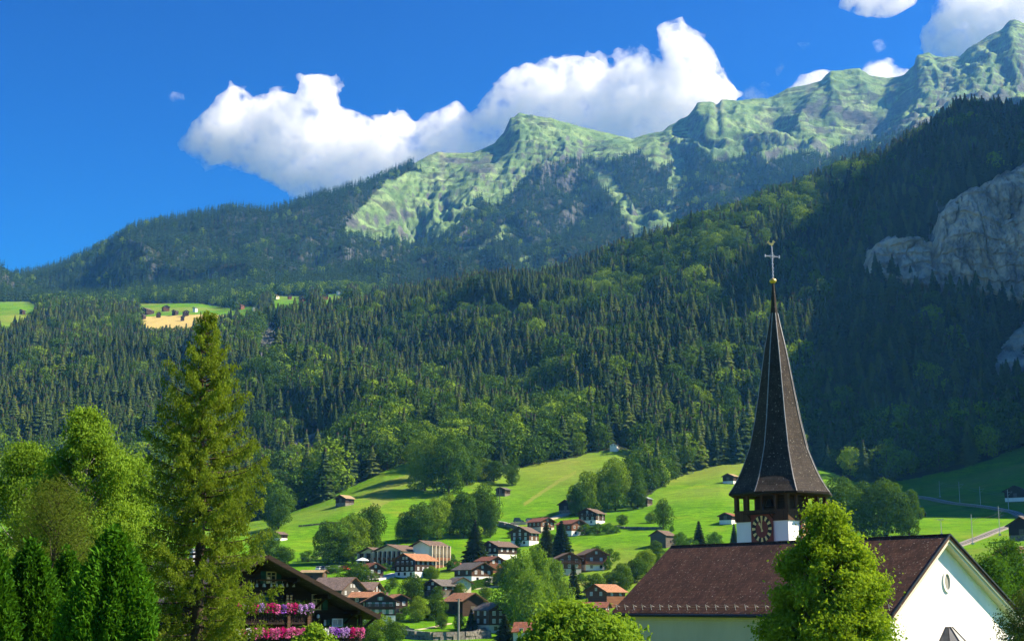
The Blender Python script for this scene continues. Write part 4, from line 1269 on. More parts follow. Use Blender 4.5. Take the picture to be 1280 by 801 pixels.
# spire: regular octagon with curved foot
axp = [(618, 66.3), (610, 60.5), (600, 54.5), (590, 49.5), (580, 45.2), (559.5, 37.2), (525, 29.3), (490, 23.0), (437, 13.8), (405, 7.0), (392, 4.6), (380, 3.5), (366, 2.4), (352, 1.4)]
prof = []
for py_, rp in axp:
    z_ = ray(975, py_)[1] * ax_d
    prof.append((rp / F_PX * (ax_d * CT + z_ * ST), z_))
ang0 = math.atan2(-math.cos(R(6.5)), math.sin(R(6.5))) - TW_RZ
mb = MB(); mb.lathe(prof, 8, (0, 0, 0), rot=ang0)
sp = mb.build('spire', M_SHINGLE, tower); uvbox(sp)
mb = MB()
for k in range(8):
    a = ang0 + k * math.pi / 4
    P = [(r_ * math.cos(a) * 1.004, r_ * math.sin(a) * 1.004, z_ + 0.01) for r_, z_ in prof[:-3]]
    for p, q in zip(P[:-1], P[1:]): mb.bar(p, q, 0.07, 0.04)
mb.build('hip_strip', M_ZINC, sp)
mb = MB()   # thick shingle edge of the eaves
mb.lathe([(prof[0][0] * 0.97, prof[0][1] - 0.14), (prof[0][0] * 1.0, prof[0][1] - 0.12), (prof[0][0] * 1.003, prof[0][1] + 0.03), (prof[0][0] * 0.97, prof[0][1] + 0.12)], 8, rot=ang0)
mb.build('eaves_edge', M_SHINGLE, sp)
# ball, cross and gilded cock
zb = ray(966, 351)[1] * ax_d; zc = ray(965, 308)[1] * ax_d; za = ray(965, 320.5)[1] * ax_d
mb = MB(); mb.lathe([(0.02, -0.24), (0.18, -0.18), (0.29, -0.06), (0.30, 0.02), (0.22, 0.14), (0.08, 0.21), (0.02, 0.22)], 16, (0, 0, zb)); mb.build('gilded_ball', M_GOLD, tower, True)
M_IRON = simple('pale_wrought_iron', (0.30, 0.29, 0.31), 0.45, 0.4, 0.2, 5, 0.5)
crs = R(20) - TW_RZ
cd = Vector((math.cos(crs), math.sin(crs), 0))
mb = MB(); mb.bar((0, 0, zb + 0.2), (0, 0, zc), 0.07); arm = 0.66
mb.bar(Vector((0, 0, za)) - cd * arm, Vector((0, 0, za)) + cd * arm, 0.07)
for s in (-1, 1):
    e = Vector((0, 0, za)) + cd * arm * s
    mb.bar(e - Vector((0, 0, 0.12)), e + Vector((0, 0, 0.12)), 0.09)
    for q in (0.3, 0.75):
        c_ = Vector((0, 0, za)) + cd * arm * s * q * 0.6
        mb.bar(c_ + Vector((0, 0, 0.02)), Vector((0, 0, za + 0.42 * q * 0.8)), 0.035); mb.bar(c_, Vector((0, 0, za - 0.42 * q * 0.8)), 0.035)
for i in range(7): mb.box((0, 0, zb + 0.45 + i * 0.32), (0.14, 0.14, 0.05))
mb.build('cross', M_IRON, tower)
ck = R(10) - TW_RZ
mb = MB(); body = [(-0.34, 0.30), (-0.42, 0.10), (-0.30, 0.16), (-0.2, 0.02), (0.0, -0.04), (0.16, 0.04), (0.22, 0.2), (0.34, 0.26), (0.24, 0.32), (0.20, 0.42), (0.10, 0.38), (0.08, 0.22), (-0.06, 0.14), (-0.2, 0.24), (-0.26, 0.4)]
mb.prism([(math.cos(ck) * a, math.sin(ck) * a, zc + 0.12 + b) for a, b in body], 0.05, (-math.sin(ck), math.cos(ck), 0))
mb.bar((0, 0, zc), (0, 0, zc + 0.18), 0.05); mb.build('weathercock', M_GOLD, tower)

# clocks: on the left face and on the right face
def clock(side):
    # local: a along the wall, b out, c up
    w = 0.5 * (along(tc0, TYd, 940) - along(tc0, TYd, 967)) if False else None
    cw_ = 2.15; zc_ = zpx(661, TD + 2.2); hh = 2.25
    def T(a, b, c):
        if side == 'l': return (-(H2 + b), -a, zc_ + c)
        return (a, -(H2 + b), zc_ + c)
    rzz = R(90) if side == 'l' else 0
    off = 0.09 if side == 'l' else 0.0
    def poly(mb_, pts, b0, b1):
        P = [T(a + off, b0, c) for a, c in pts] + [T(a + off, b1, c) for a, c in pts]; n = len(pts)
        mb_.add(P, [tuple(range(n, 2 * n)), tuple(range(n))[::-1]] + [(i, (i + 1) % n, n + (i + 1) % n, n + i) for i in range(n)])
    def ell(rx, rz_, s=40): return [(rx * math.cos(2 * math.pi * k / s), rz_ * math.sin(2 * math.pi * k / s)) for k in range(s)]
    mb_ = MB(); poly(mb_, [(-cw_ / 2, -hh / 2), (cw_ / 2, -hh / 2), (cw_ / 2, hh / 2), (-cw_ / 2, hh / 2)], 0.09, 0.14)
    ck_ = mb_.build('clock', M_REDPAINT, tower)
    mb_ = MB(); poly(mb_, ell(0.98, 1.06), 0.142, 0.150); mb_.build('chapter_ring', M_BLACKPAINT, ck_)
    mb_ = MB(); poly(mb_, ell(0.60, 0.72), 0.152, 0.158); mb_.build('dial', M_REDPAINT, ck_)
    mb_ = MB()
    for k in range(12):
        a = 2 * math.pi * k / 12
        r0_, r1_ = 0.64, 0.95; dw = 0.085
        sa, ca = math.sin(a), math.cos(a)
        poly(mb_, [(sa * r0_ - ca * dw * .8, (ca * r0_ + sa * dw * .8) * 1.08), (sa * r0_ + ca * dw * .8, (ca * r0_ - sa * dw * .8) * 1.08),
                   (sa * r1_ + ca * dw * 1.3, (ca * r1_ - sa * dw * 1.3) * 1.08), (sa * r1_ - ca * dw * 1.3, (ca * r1_ + sa * dw * 1.3) * 1.08)], 0.152, 0.160)
    mb_.build('hour_mark', M_GOLDPAINT, ck_)
    mb_ = MB()
    def hand(deg, L, w_):
        a = R(deg); sa, ca = math.sin(a), math.cos(a)
        pts = [(-w_, -0.22), (w_, -0.22), (w_ * 0.8, L * 0.5), (w_ * 1.9, L * 0.72), (0, L), (-w_ * 1.9, L * 0.72), (-w_ * 0.8, L * 0.5)]
        poly(mb_, [(x_ * ca + y_ * sa, (-x_ * sa + y_ * ca) * 1.05) for x_, y_ in pts], 0.175, 0.185)
    hand(2, 0.92, 0.045); hand(-27, 0.58, 0.06)
    mb_.build('clock_hands', M_GOLDPAINT, ck_)
    mb_ = MB()
    c = T(off, 0.34, hh / 2 + 0.06); mb_.box(c, (cw_ + 0.5, 0.62, 0.07), rzz)
    mb_.bar(T(off - cw_ / 2, 0.1, hh / 2 - 0.35), T(off - cw_ / 2, 0.55, hh / 2 + 0.02), 0.07); mb_.bar(T(off + cw_ / 2, 0.1, hh / 2 - 0.35), T(off + cw_ / 2, 0.55, hh / 2 + 0.02), 0.07)
    mb_.build('clock_canopy', M_DWOOD, tower)
clock('l'); clock('f')
# ================================================================ TREES AND HEDGES CLOSE BY
rf = np.random.default_rng(11)

def build_tree(name, label, cat, loc, h, trunk, crown, bark, leaf, group=None):
    t = thing(name, label, cat, loc, 0, group)
    tv, tf, tr_, _ = merge([trunk]) if not isinstance(trunk, list) else merge(trunk)
    obj('trunk', np_mesh('trunk', tv, None, tf, [bark], None, None, smooth=True), t)
    V, F, rn, _ = crown
    obj('crown', np_mesh('crown', V, None, F, [leaf], {'rnd': ('FACE', rn)}), t)
    return t

def larch(h, prof, r, nbr=150, leaf=0.10, tuft=46, lean=(0, 0), zmin=0.12):
    """a larch: single stem, long boughs that sweep out and turn up, twigs hanging like curtains below them"""
    trunk = [tube_np([(0, 0, -0.5), (0.05, 0, h * 0.3), (0.02, 0.05, h * 0.65), (lean[0], lean[1], h)], [0.34, 0.26, 0.15, 0.02], 9)]
    Pall, Tall = [], []
    for i in range(nbr):
        t = zmin + (1 - zmin) * ((i + r.random()) / nbr) ** 0.92
        z0 = h * t
        L = np.interp(t, prof[0], prof[1]) * (0.62 + 0.5 * r.random())
        a = i * 2.399 + r.normal() * 0.25
        dx, dy = math.cos(a), math.sin(a)
        s = np.linspace(0, 1, 7)
        rise = (-0.16 - 0.05 * r.random()) * (1 - t) + 0.30 * t ** 3
        zz = z0 + L * (rise * s * 1.5 + 0.26 * s ** 3)
        px_ = dx * L * s + -dy * L * 0.08 * np.sin(s * 3) * r.normal(); py_ = dy * L * s + dx * L * 0.08 * np.sin(s * 3) * r.normal()
        trunk.append(tube_np(np.stack([px_, py_, zz], 1), np.linspace(0.022 + 0.012 * L, 0.006, 7), 4))
        nt_ = max(4, int(L * 7.5))
        for q in range(nt_):
            sq = 0.16 + 0.84 * (q + r.random()) / nt_
            bx_, by_, bz_ = np.interp(sq, s, px_), np.interp(sq, s, py_), np.interp(sq, s, zz)
            side = (-1) ** q
            tl = (0.30 + 0.55 * r.random()) * (0.35 + 0.2 * L) * (1.15 - 0.55 * sq)
            hang = 0.3 + 0.8 * r.random()
            n_ = int(tuft * (0.4 + tl))
            w = r.random(n_) ** 0.8
            ang = side * (0.7 + 0.5 * r.random())
            ex = dx * math.cos(ang) - dy * math.sin(ang); ey = dy * math.cos(ang) + dx * math.sin(ang)
            P = np.stack([bx_ + ex * tl * w, by_ + ey * tl * w, bz_ - hang * tl * w ** 1.4], 1)
            P += r.normal(size=P.shape) * np.array([0.055, 0.055, 0.075])
            P[:, 2] -= r.random(n_) * 0.10
            Pall.append(P); Tall.append(np.clip(0.2 + 0.45 * r.random() + 0.3 * r.random(n_) , 0, 1))
    P = np.concatenate(Pall); T = np.concatenate(Tall)
    V, F, rn = leaves_mesh('n', P, leaf, None, r, droop=1.3, aspect=0.42, extra=T)
    return trunk, (V, F, rn, 1)

def broad_near(h, prof, z0, n, size, r, ncl=60, clump=0.55, trunk_r=0.16, droop=0.3, aspect=0.62, sprig=True, flat=0.8, core=0.35, twigs=True):
    """a leafy tree: crown outline from a profile (height share -> radius), filled with leafy sprigs"""
    trunk = [tube_np([(0, 0, -0.5), (0.03, 0, h * 0.25), (-0.05, 0.04, h * 0.6), (0, 0, h * 0.93)], [trunk_r, trunk_r * 0.85, trunk_r * 0.5, 0.02], 8)]
    C = []
    for i in range(ncl):
        t = z0 + (1 - z0) * ((i + r.random()) / ncl)
        Rr = np.interp(t, prof[0], prof[1])
        a = i * 2.399 + r.normal() * 0.3
        q = core + (1 - core) * math.sqrt(r.random())
        C.append((math.cos(a) * Rr * q, math.sin(a) * Rr * q, h * t, clump * (0.45 + 1.0 * r.random() ** 1.5)))
    C = np.array(C)
    for c in C[::(1 if twigs else 3)]:
        zb = max(h * z0 * 0.8, c[2] - math.hypot(c[0], c[1]) * 1.1)
        m_ = (c[0] * 0.5, c[1] * 0.5, zb + (c[2] - zb) * 0.45)
        trunk.append(tube_np([(0, 0, zb), m_, (c[0], c[1], c[2])], [trunk_r * 0.3, trunk_r * 0.18, 0.012], 5))
    w = C[:, 3] ** 2; w /= w.sum()
    ci = r.choice(ncl, n, p=w)
    d = r.normal(size=(n, 3)); d /= np.linalg.norm(d, axis=1)[:, None]
    kn = 1 + 0.8 * fbm3(d[:, 0] * 2.6 + ci * 3.1, d[:, 1] * 2.6, d[:, 2] * 2.6, 3, 19)
    rr = (0.35 + 0.7 * r.random(n) ** 0.6) * kn * np.where(r.random(n) < 0.22, 1.0 + 0.55 * r.random(n), 1.0)
    P = C[ci, :3] + d * (C[ci, 3] * rr)[:, None] * np.array([1.1, 1.1, flat])
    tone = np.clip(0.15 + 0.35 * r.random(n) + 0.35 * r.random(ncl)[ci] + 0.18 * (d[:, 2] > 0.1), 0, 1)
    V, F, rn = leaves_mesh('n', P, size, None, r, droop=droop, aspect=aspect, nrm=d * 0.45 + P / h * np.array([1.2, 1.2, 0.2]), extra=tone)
    return trunk, (V, F, rn, 1)

# the tall larch
b = at(246, 755, 60); b.z = -8.5; top = at(251, 390, 60)
hL = top.z - b.z
prof = ([0.0, 0.12, 0.3, 0.42, 0.55, 0.66, 0.76, 0.86, 0.93, 1.0], [2.6, 2.6, 2.8, 3.0, 2.75, 2.65, 2.2, 1.55, 0.75, 0.10])
tk, cr = larch(hL, prof, rf, 175, 0.115, 66, (top.x - b.x, 0))
build_tree('larch_tree', 'tall feathery yellow green larch standing before the dark chalet', 'tree', b, hL, tk, cr, M_BARK, M_LARCH)

def near(px_, ptop, depth, name, label, cat, prof_px, n, size, leaf, ground=-8.5, bark=None, **kw):
    """prof_px: [(py, half width in px)] from the top down"""
    t = at(px_, ptop, depth); h = t.z - ground
    P0, P1 = [], []
    for py_, hw in prof_px[::-1]:
        P0.append((ray(px_, py_)[1] * depth - ground) / h); P1.append(hw / F_PX * depth)
    z0 = P0[0]
    tk_, cr_ = broad_near(h, (P0, P1), max(0.05, z0), n, size, rf, **kw)
    return build_tree(name, label, cat, (t.x, t.y, ground), h, tk_, cr_, bark or M_BARK, leaf)

# the round yellow-green tree before the church
near(1031, 640, 58, 'maple_tree', 'round sunlit yellow green tree in front of the church roof', 'tree',
     [(664, 6), (676, 22), (696, 42), (716, 50), (735, 58), (760, 64), (788, 76), (830, 78), (880, 66)], 120000, 0.13, M_MAPLE, ncl=170, clump=0.5, trunk_r=0.22, core=0.55, droop=0.4)
# left: birch and its neighbours
near(112, 518, 50, 'birch_tree', 'light green birch with hanging twigs left of the larch', 'tree',
     [(519, 3), (540, 20), (562, 30), (585, 50), (610, 48), (650, 62), (700, 58), (780, 45)], 70000, 0.10, M_BIRCH, bark=M_BIRCHBARK, ncl=150, clump=0.4, trunk_r=0.13, droop=1.2, core=0.3)
near(35, 558, 56, 'birch_tree', 'lower light green birch at the left edge of the photo', 'tree',
     [(560, 5), (585, 25), (620, 40), (670, 50), (760, 45)], 30000, 0.10, M_BIRCH, bark=M_BIRCHBARK, ncl=80, clump=0.5, trunk_r=0.12, droop=1.0)
near(72, 602, 42, 'willow_tree', 'thin olive green bushy tree in front of the birch', 'tree',
     [(604, 8), (630, 32), (660, 45), (700, 52), (790, 50)], 26000, 0.07, M_OLIVE, ncl=90, clump=0.38, trunk_r=0.08, droop=0.1, aspect=0.3)
near(160, 575, 66, 'ash_tree', 'mid green tree filling the gap between birch and larch', 'tree',
     [(577, 8), (600, 24), (650, 36), (720, 44), (790, 42)], 26000, 0.12, M_BIRCH, ncl=70, clump=0.6, trunk_r=0.14)

def thuja(px_, ptop, depth, hw, label, n, seed, ground=-8.5):
    """a dense blunt cone of upright scaly sprays in lumpy tiers"""
    r = np.random.default_rng(seed)
    t = at(px_, ptop, depth); h = t.z - ground; Rr = hw / F_PX * depth
    a = r.random(n) * 2 * math.pi; tt = 1 - (1 - r.random(n)) ** 1.15
    lim = np.clip((1 - tt) * h / 1.5, 0.003, 1) ** 0.62
    tt = np.where(r.random(n) < 0.65, 1 - r.random(n) * 3.2 / h, tt); lim = np.clip((1 - tt) * h / 1.5, 0.003, 1) ** 0.62
    lump = 1 + 0.5 * fbm3(np.cos(a) * 1.9, np.sin(a) * 1.9, tt * h * 0.9, 4, seed)
    rad = Rr * lim * lump * (0.66 + 0.34 * r.random(n) ** 0.5)
    P = np.stack([np.cos(a) * rad, np.sin(a) * rad, tt * h * (1 + 0.015 * r.normal(size=n))], 1)
    out = np.stack([np.cos(a), np.sin(a), np.full(n, 1.2)], 1)
    V, F, rn = leaves_mesh('t', P, 0.115, None, r, droop=0, aspect=0.5, outward=out * 1.2, extra=np.clip(0.1 + 0.5 * r.random(n) + 0.9 * (lump - 1), 0, 1))
    return build_tree('thuja', label, 'conifer', (t.x, t.y, ground), h, tube_np([(0, 0, 0), (0, 0, h * 0.9)], [0.12, 0.02], 6), (V, F, rn, 1), M_BARK, M_THUJA)
thuja(142, 680, 27, 62, 'broad bright green thuja at bottom left, nearest the larch', 85000, 31)
thuja(84, 706, 30, 42, 'dense green thuja between the broad one and the lower two', 50000, 32)
thuja(40, 696, 29, 50, 'dense green thuja, second from the left edge of the photo', 60000, 33)
thuja(-12, 693, 28, 46, 'dense green thuja cut by the bottom left corner', 40000, 34)
# right: shrubbery beside the church, and the top of a small tree before the chalet
near(1262, 682, 150, 'hazel_tree', 'bright green leafy tree right of the church gable', 'tree',
     [(683, 6), (700, 20), (730, 34), (780, 42), (840, 40)], 26000, 0.22, M_BUSH, ncl=80, clump=1.1, trunk_r=0.25)
near(1238, 700, 138, 'hazel_tree', 'lower leafy tree close against the church gable edge', 'tree',
     [(703, 5), (720, 14), (750, 20), (800, 24)], 14000, 0.22, M_BUSH, ncl=50, clump=1.0, trunk_r=0.2)
near(1290, 750, 90, 'yew_tree', 'dark green bush in the bottom right corner below the eaves', 'bush',
     [(752, 8), (765, 24), (800, 34), (860, 34)], 16000, 0.13, M_SPRUCE, ncl=50, clump=0.7, trunk_r=0.15)
near(396, 784, 40, 'rowan_tree', 'small bright green treetop before the lower flower balcony', 'tree',
     [(786, 4), (794, 13), (802, 24), (830, 34), (880, 30)], 10000, 0.10, M_BIRCH, ncl=70, clump=0.16, trunk_r=0.06)
near(720, 766, 46, 'walnut_tree', 'bright large leaved tree filling the bottom edge left of the church', 'tree',
     [(768, 12), (778, 34), (790, 52), (806, 62), (850, 68), (900, 60)], 34000, 0.17, M_BIRCH, ncl=110, clump=0.5, trunk_r=0.15)
near(778, 778, 50, 'walnut_tree', 'lower leafy tree against the left end of the church wall', 'tree',
     [(779, 4), (788, 14), (800, 20), (850, 22)], 7000, 0.16, M_BIRCH, ncl=30, clump=0.36, trunk_r=0.08)
# ================================================================ THE DARK CHALET WITH THE FLOWERS
CD = 86.0
ca = at(334.7, 693.3, CD)
cf = Frame(ca, R(40))
chl = abs(along(ca, cf.x, 186)); chr_ = abs(along(ca, cf.x, 476))
zeL = ray(186, 766)[1] * (ca - cf.x * chl).y - ca.z
zeR = ray(476, 769.5)[1] * (ca + cf.x * chr_).y - ca.z
print('chalet', chl, chr_, zeL, zeR)
CG = -8.5 - ca.z
chalet = thing('chalet', 'large dark timber chalet with two flower covered balconies in front at lower left', 'house', ca, R(40))
M_CHROOF = roofmat('grey_chalet_roof', (0.055, 0.050, 0.048), 0.3, 0.3, 0.12, (0.25, 0.24, 0.22), 0.35)
CL = 15.0; YW = 1.7
gable_slabs(chalet, M_CHROOF, chl, chr_, zeL, zeR, 0, 0.0, CL, 0.24)
M_DWALL = woodmat('old_dark_timber', (0.022, 0.012, 0.007), 0.26)
sL, sR = zeL / chl, zeR / chr_
wl, wr = chl - 1.5, along(ca + cf.y * YW, cf.x, 448)
mb = MB(); mb.prism([(-wl, YW, CG), (wr, YW, CG), (wr, YW, sR * wr - .34), (0, YW, -.34), (-wl, YW, sL * wl - .34)], CL - 2 * YW, (0, 1, 0))
mb.build('wall', M_DWALL, chalet)
mb = MB()
for sx, hw, ze in ((-1, chl, zeL), (1, chr_, zeR)):
    mb.bar((0, -0.05, -0.10), (sx * hw, -0.05, ze - 0.10), 0.07, 0.26)
mb.build('barge_board', M_DWALL, chalet)
for k in (0.0, 0.28, 0.55, 0.82, -0.28, -0.55, -0.82):
    x_ = k * (chr_ if k > 0 else chl); z_ = (sR if k > 0 else sL) * abs(x_) - 0.42
    mb = MB(); mb.bar((x_, 0.15, z_), (x_, YW, z_), 0.2, 0.24); mb.bar((x_, 0.6, z_ - 0.1), (x_, YW, z_ - 0.7), 0.12, 0.12); mb.build('purlin', M_DWALL, chalet)
mb = MB(); mb.box((-1.6, 6.0, -0.1), (0.5, 0.5, 1.0)); mb.box((-1.6, 6.0, 0.45), (0.62, 0.62, 0.1)); mb.build('chimney', simple('chimney_sheet', (0.4, 0.4, 0.4), .6), chalet)

def cw(px, py, y=YW): return cf.on_front(px, py, y)
def cwin(x0, y0, x1, y1, shut=True, pane=None, mull=(2, 3), casing=None, y=YW):
    xa, za = cw(x0, y1, y); xb, zb_ = cw(x1, y0, y)
    return window(chalet, (xa + xb) / 2, (za + zb_) / 2, xb - xa, zb_ - za, y, 'f', casing or M_CASING, pane or M_PANE, mull, M_GREENSHUT if shut else None)
cwin(332, 714, 345, 729); cwin(316, 742, 329, 755); w_ = cwin(389, 742, 401, 762, False)
xa, za = cw(402.5, 762); xb, zb_ = cw(409.5, 742)
mb = MB(); mb.box(((xa + xb) / 2, YW - 0.03, (za + zb_) / 2), (xb - xa, 0.05, zb_ - za)); mb.build('shutter', M_GREENSHUT, chalet)
cwin(356, 742, 367, 754, False, casing=M_DWALL)
cwin(414.5, 772.5, 428, 783, True, M_CURTAIN, (2, 1), M_WCASING); cwin(403, 772.5, 413, 783, False, M_CURTAIN, (2, 1), M_DWALL)
# carved shelf beam with row of small hanging bells
xa, z_ = cw(320, 724.5, YW); xb, _ = cw(387, 724.5, YW)
mb = MB(); mb.box(((xa + xb) / 2, YW - 0.16, z_), (xb - xa, 0.3, 0.09)); mb.build('shelf', M_BWOOD, chalet)
for k, px_ in enumerate((314, 321, 330, 339, 346, 353, 359, 367)):
    x_, zz_ = cw(px_, 731, YW - 0.2)
    mb = MB(); s_ = 0.07 + 0.02 * (k % 3); mb.lathe([(0.02, 0.11), (s_ * 0.6, 0.08), (s_ * 0.8, 0), (s_, -0.09), (s_ * 0.9, -0.10)], 10, (x_, YW - 0.2, zz_))
    mb.tube([(x_, YW - 0.2, zz_ + 0.15), (x_, YW - 0.2, z_)], 0.012, 4); mb.build('cow_bell', simple('bell_brass', (0.5, 0.47, 0.4), 0.4, 0.5, 0.2, 3), chalet)
# balconies
rb = np.random.default_rng(4)
M_FLW = {}
for nm, c in (('magenta', (0.62, 0.02, 0.22)), ('pink', (0.75, 0.16, 0.42)), ('white', (0.85, 0.83, 0.82)), ('violet', (0.36, 0.12, 0.62)), ('crimson', (0.45, 0.01, 0.06)), ('lilac', (0.6, 0.35, 0.75))):
    m, nt, out = newmat(nm + '_petals'); a = N(nt, 'ShaderNodeAttribute', attribute_name='rnd')
    cc = ramp(nt, a.outputs['Fac'], [(0, tuple(v * 0.7 for v in c)), (1, tuple(min(1, v * 1.15) for v in c))])
    d = N(nt, 'ShaderNodeBsdfDiffuse'); t = N(nt, 'ShaderNodeBsdfTranslucent'); ms = N(nt, 'ShaderNodeMixShader'); ms.inputs[0].default_value = .3
    nt.links.new(cc, d.inputs[0]); nt.links.new(cc, t.inputs[0]); nt.links.new(d.outputs[0], ms.inputs[1]); nt.links.new(t.outputs[0], ms.inputs[2]); nt.links.new(ms.outputs[0], out.inputs[0])
    M_FLW[nm] = m
def balcony(pxa, pxb, py_rail, yf, hrail, label_no):
    xa, z = cw(pxa, py_rail, yf); xb, _ = cw(pxb, py_rail, yf)
    mb = MB()
    mb.box(((xa + xb) / 2, (yf + YW) / 2, z - hrail), (xb - xa, YW - yf - 0.01, 0.14))
    fl = mb.build('balcony_floor', M_DWALL, chalet)
    mb = MB(); n_ = int((xb - xa) / 0.16)
    for i in range(n_): mb.box((xa + (i + 0.5) * (xb - xa) / n_, yf + 0.04, z - hrail / 2 + 0.02), (0.125, 0.03, hrail - 0.08))
    mb.box(((xa + xb) / 2, yf + 0.04, z + 0.03), (xb - xa, 0.10, 0.08))
    mb.build('balcony_railing', M_DWALL, chalet)
    mb = MB(); mb.box(((xa + xb) / 2, yf - 0.13, z - 0.08), (xb - xa, 0.22, 0.2)); mb.build('flower_box', M_BWOOD, chalet)
    names = ['magenta', 'white', 'pink', 'magenta', 'lilac', 'pink', 'lilac', 'magenta', 'pink', 'violet']
    x_ = xa + 0.2; k = 0
    while x_ < xb - 0.1:
        nm = names[int(rb.integers(10))]
        n_ = 260
        d = rb.normal(size=(n_, 3)); d /= np.linalg.norm(d, axis=1)[:, None]
        P = np.array([x_, yf - 0.22, z + 0.08 - 0.10 * rb.random()]) + d * np.array([0.23, 0.15, 0.17]) * (0.6 + 0.45 * rb.random((n_, 1))) * (0.8 + 0.35 * rb.random())
        P[:, 2] -= 0.35 * (rb.random(n_) < 0.3) * rb.random(n_)
        V, F, rn = leaves_mesh('f', P, 0.085, None, rb, 0, 0.95, outward=d * 0.4)
        obj('petunias', np_mesh('petunias', V, None, F, [M_FLW[nm]], {'rnd': ('FACE', rn)}), chalet)
        x_ += 0.33 + 0.08 * rb.random(); k += 1
    n_ = 3500
    P = np.stack([xa + (xb - xa) * rb.random(n_), yf - 0.16 + 0.10 * rb.normal(size=n_), z - 0.05 + 0.17 * rb.normal(size=n_)], 1)
    V, F, rn = leaves_mesh('f', P, 0.07, None, rb, 0.4, 0.6)
    obj('petunia_leaves', np_mesh('petunia_leaves', V, None, F, [M_BUSH], {'rnd': ('FACE', rn)}), chalet)
balcony(292, 391, 758, 0.55, 0.95, 0)
balcony(240, 453, 790, 0.25, 0.98, 1)
for px_ in (361, 386, 451):
    x_, zt = cw(px_, 768, 0.5); x2, zb_ = cw(px_, 801, 0.5)
    mb = MB(); mb.box((x_, 0.55, (zt + CG) / 2), (0.2, 0.2, zt - CG)); mb.build('post', M_BWOOD if px_ < 400 else M_DWALL, chalet)
x_, zt = cw(452, 768, 0.5); mb = MB(); mb.bar((x_, 0.5, zt - 0.9), (x_ + 1.5, 0.5, zt + 0.15), 0.12); mb.build('brace', M_DWALL, chalet)
x1, zt = cw(336, 773, YW); x2, zb_ = cw(384, 783, YW)
mb = MB(); mb.box(((x1 + x2) / 2, YW - 0.02, (zt + zb_) / 2 - 0.5), (x2 - x1, 0.04, 2.2)); mb.build('doorway', simple('dark_red_door', (0.06, 0.012, 0.008)), chalet)
xl, zl_ = cw(397.5, 770, YW - .12); mb = MB(); mb.lathe([(0.02, .12), (.08, .08), (.09, -.05), (.05, -.1)], 10, (xl, YW - .14, zl_)); mb.build('lantern', M_WHITE, chalet)
# a lower neighbour behind the larch: pale roofed outbuilding
# ================================================================ VILLAGE
rh = np.random.default_rng(77)
RM = {
 'brown': roofmat('brown_village_roof', (0.155, 0.105, 0.080), 0.4, 0.3, 0, var=0.25),
 'grey': roofmat('grey_village_roof', (0.130, 0.115, 0.105), 0.4, 0.3, 0, var=0.25),
 'red': roofmat('red_tile_roof', (0.23, 0.085, 0.05), 0.4, 0.3, 0, var=0.22),
 'orange': roofmat('orange_tile_roof', (0.38, 0.18, 0.095), 0.4, 0.3, 0, var=0.2),
 'tan': roofmat('tan_roof', (0.38, 0.27, 0.15), 0.4, 0.3, 0, var=0.2),
 'lichen': roofmat('lichened_roof', (0.20, 0.14, 0.115), 0.35, 0.25, 0.5, (0.42, 0.38, 0.36), 0.35),
 'slate': roofmat('pale_slate_roof', (0.28, 0.31, 0.36), 0.4, 0.3, 0, var=0.15),
}
WM = {'dark': M_DWOOD, 'brown': M_BWOOD, 'grey': M_GWOOD, 'white': M_WHITE, 'cream': plaster('cream_walls', (0.62, 0.54, 0.40)), 'rust': woodmat('rust_brown_wood', (0.15, 0.06, 0.028), 0.25), 'vdark': M_DWALL}
M_STONE = simple('rubble_stone', (0.16, 0.145, 0.125), 0.9, 0.1, 0.6, 1.6, bmp=0.6)
M_GREENS2 = simple('blue_green_shutter', (0.05, 0.16, 0.12), 0.6)

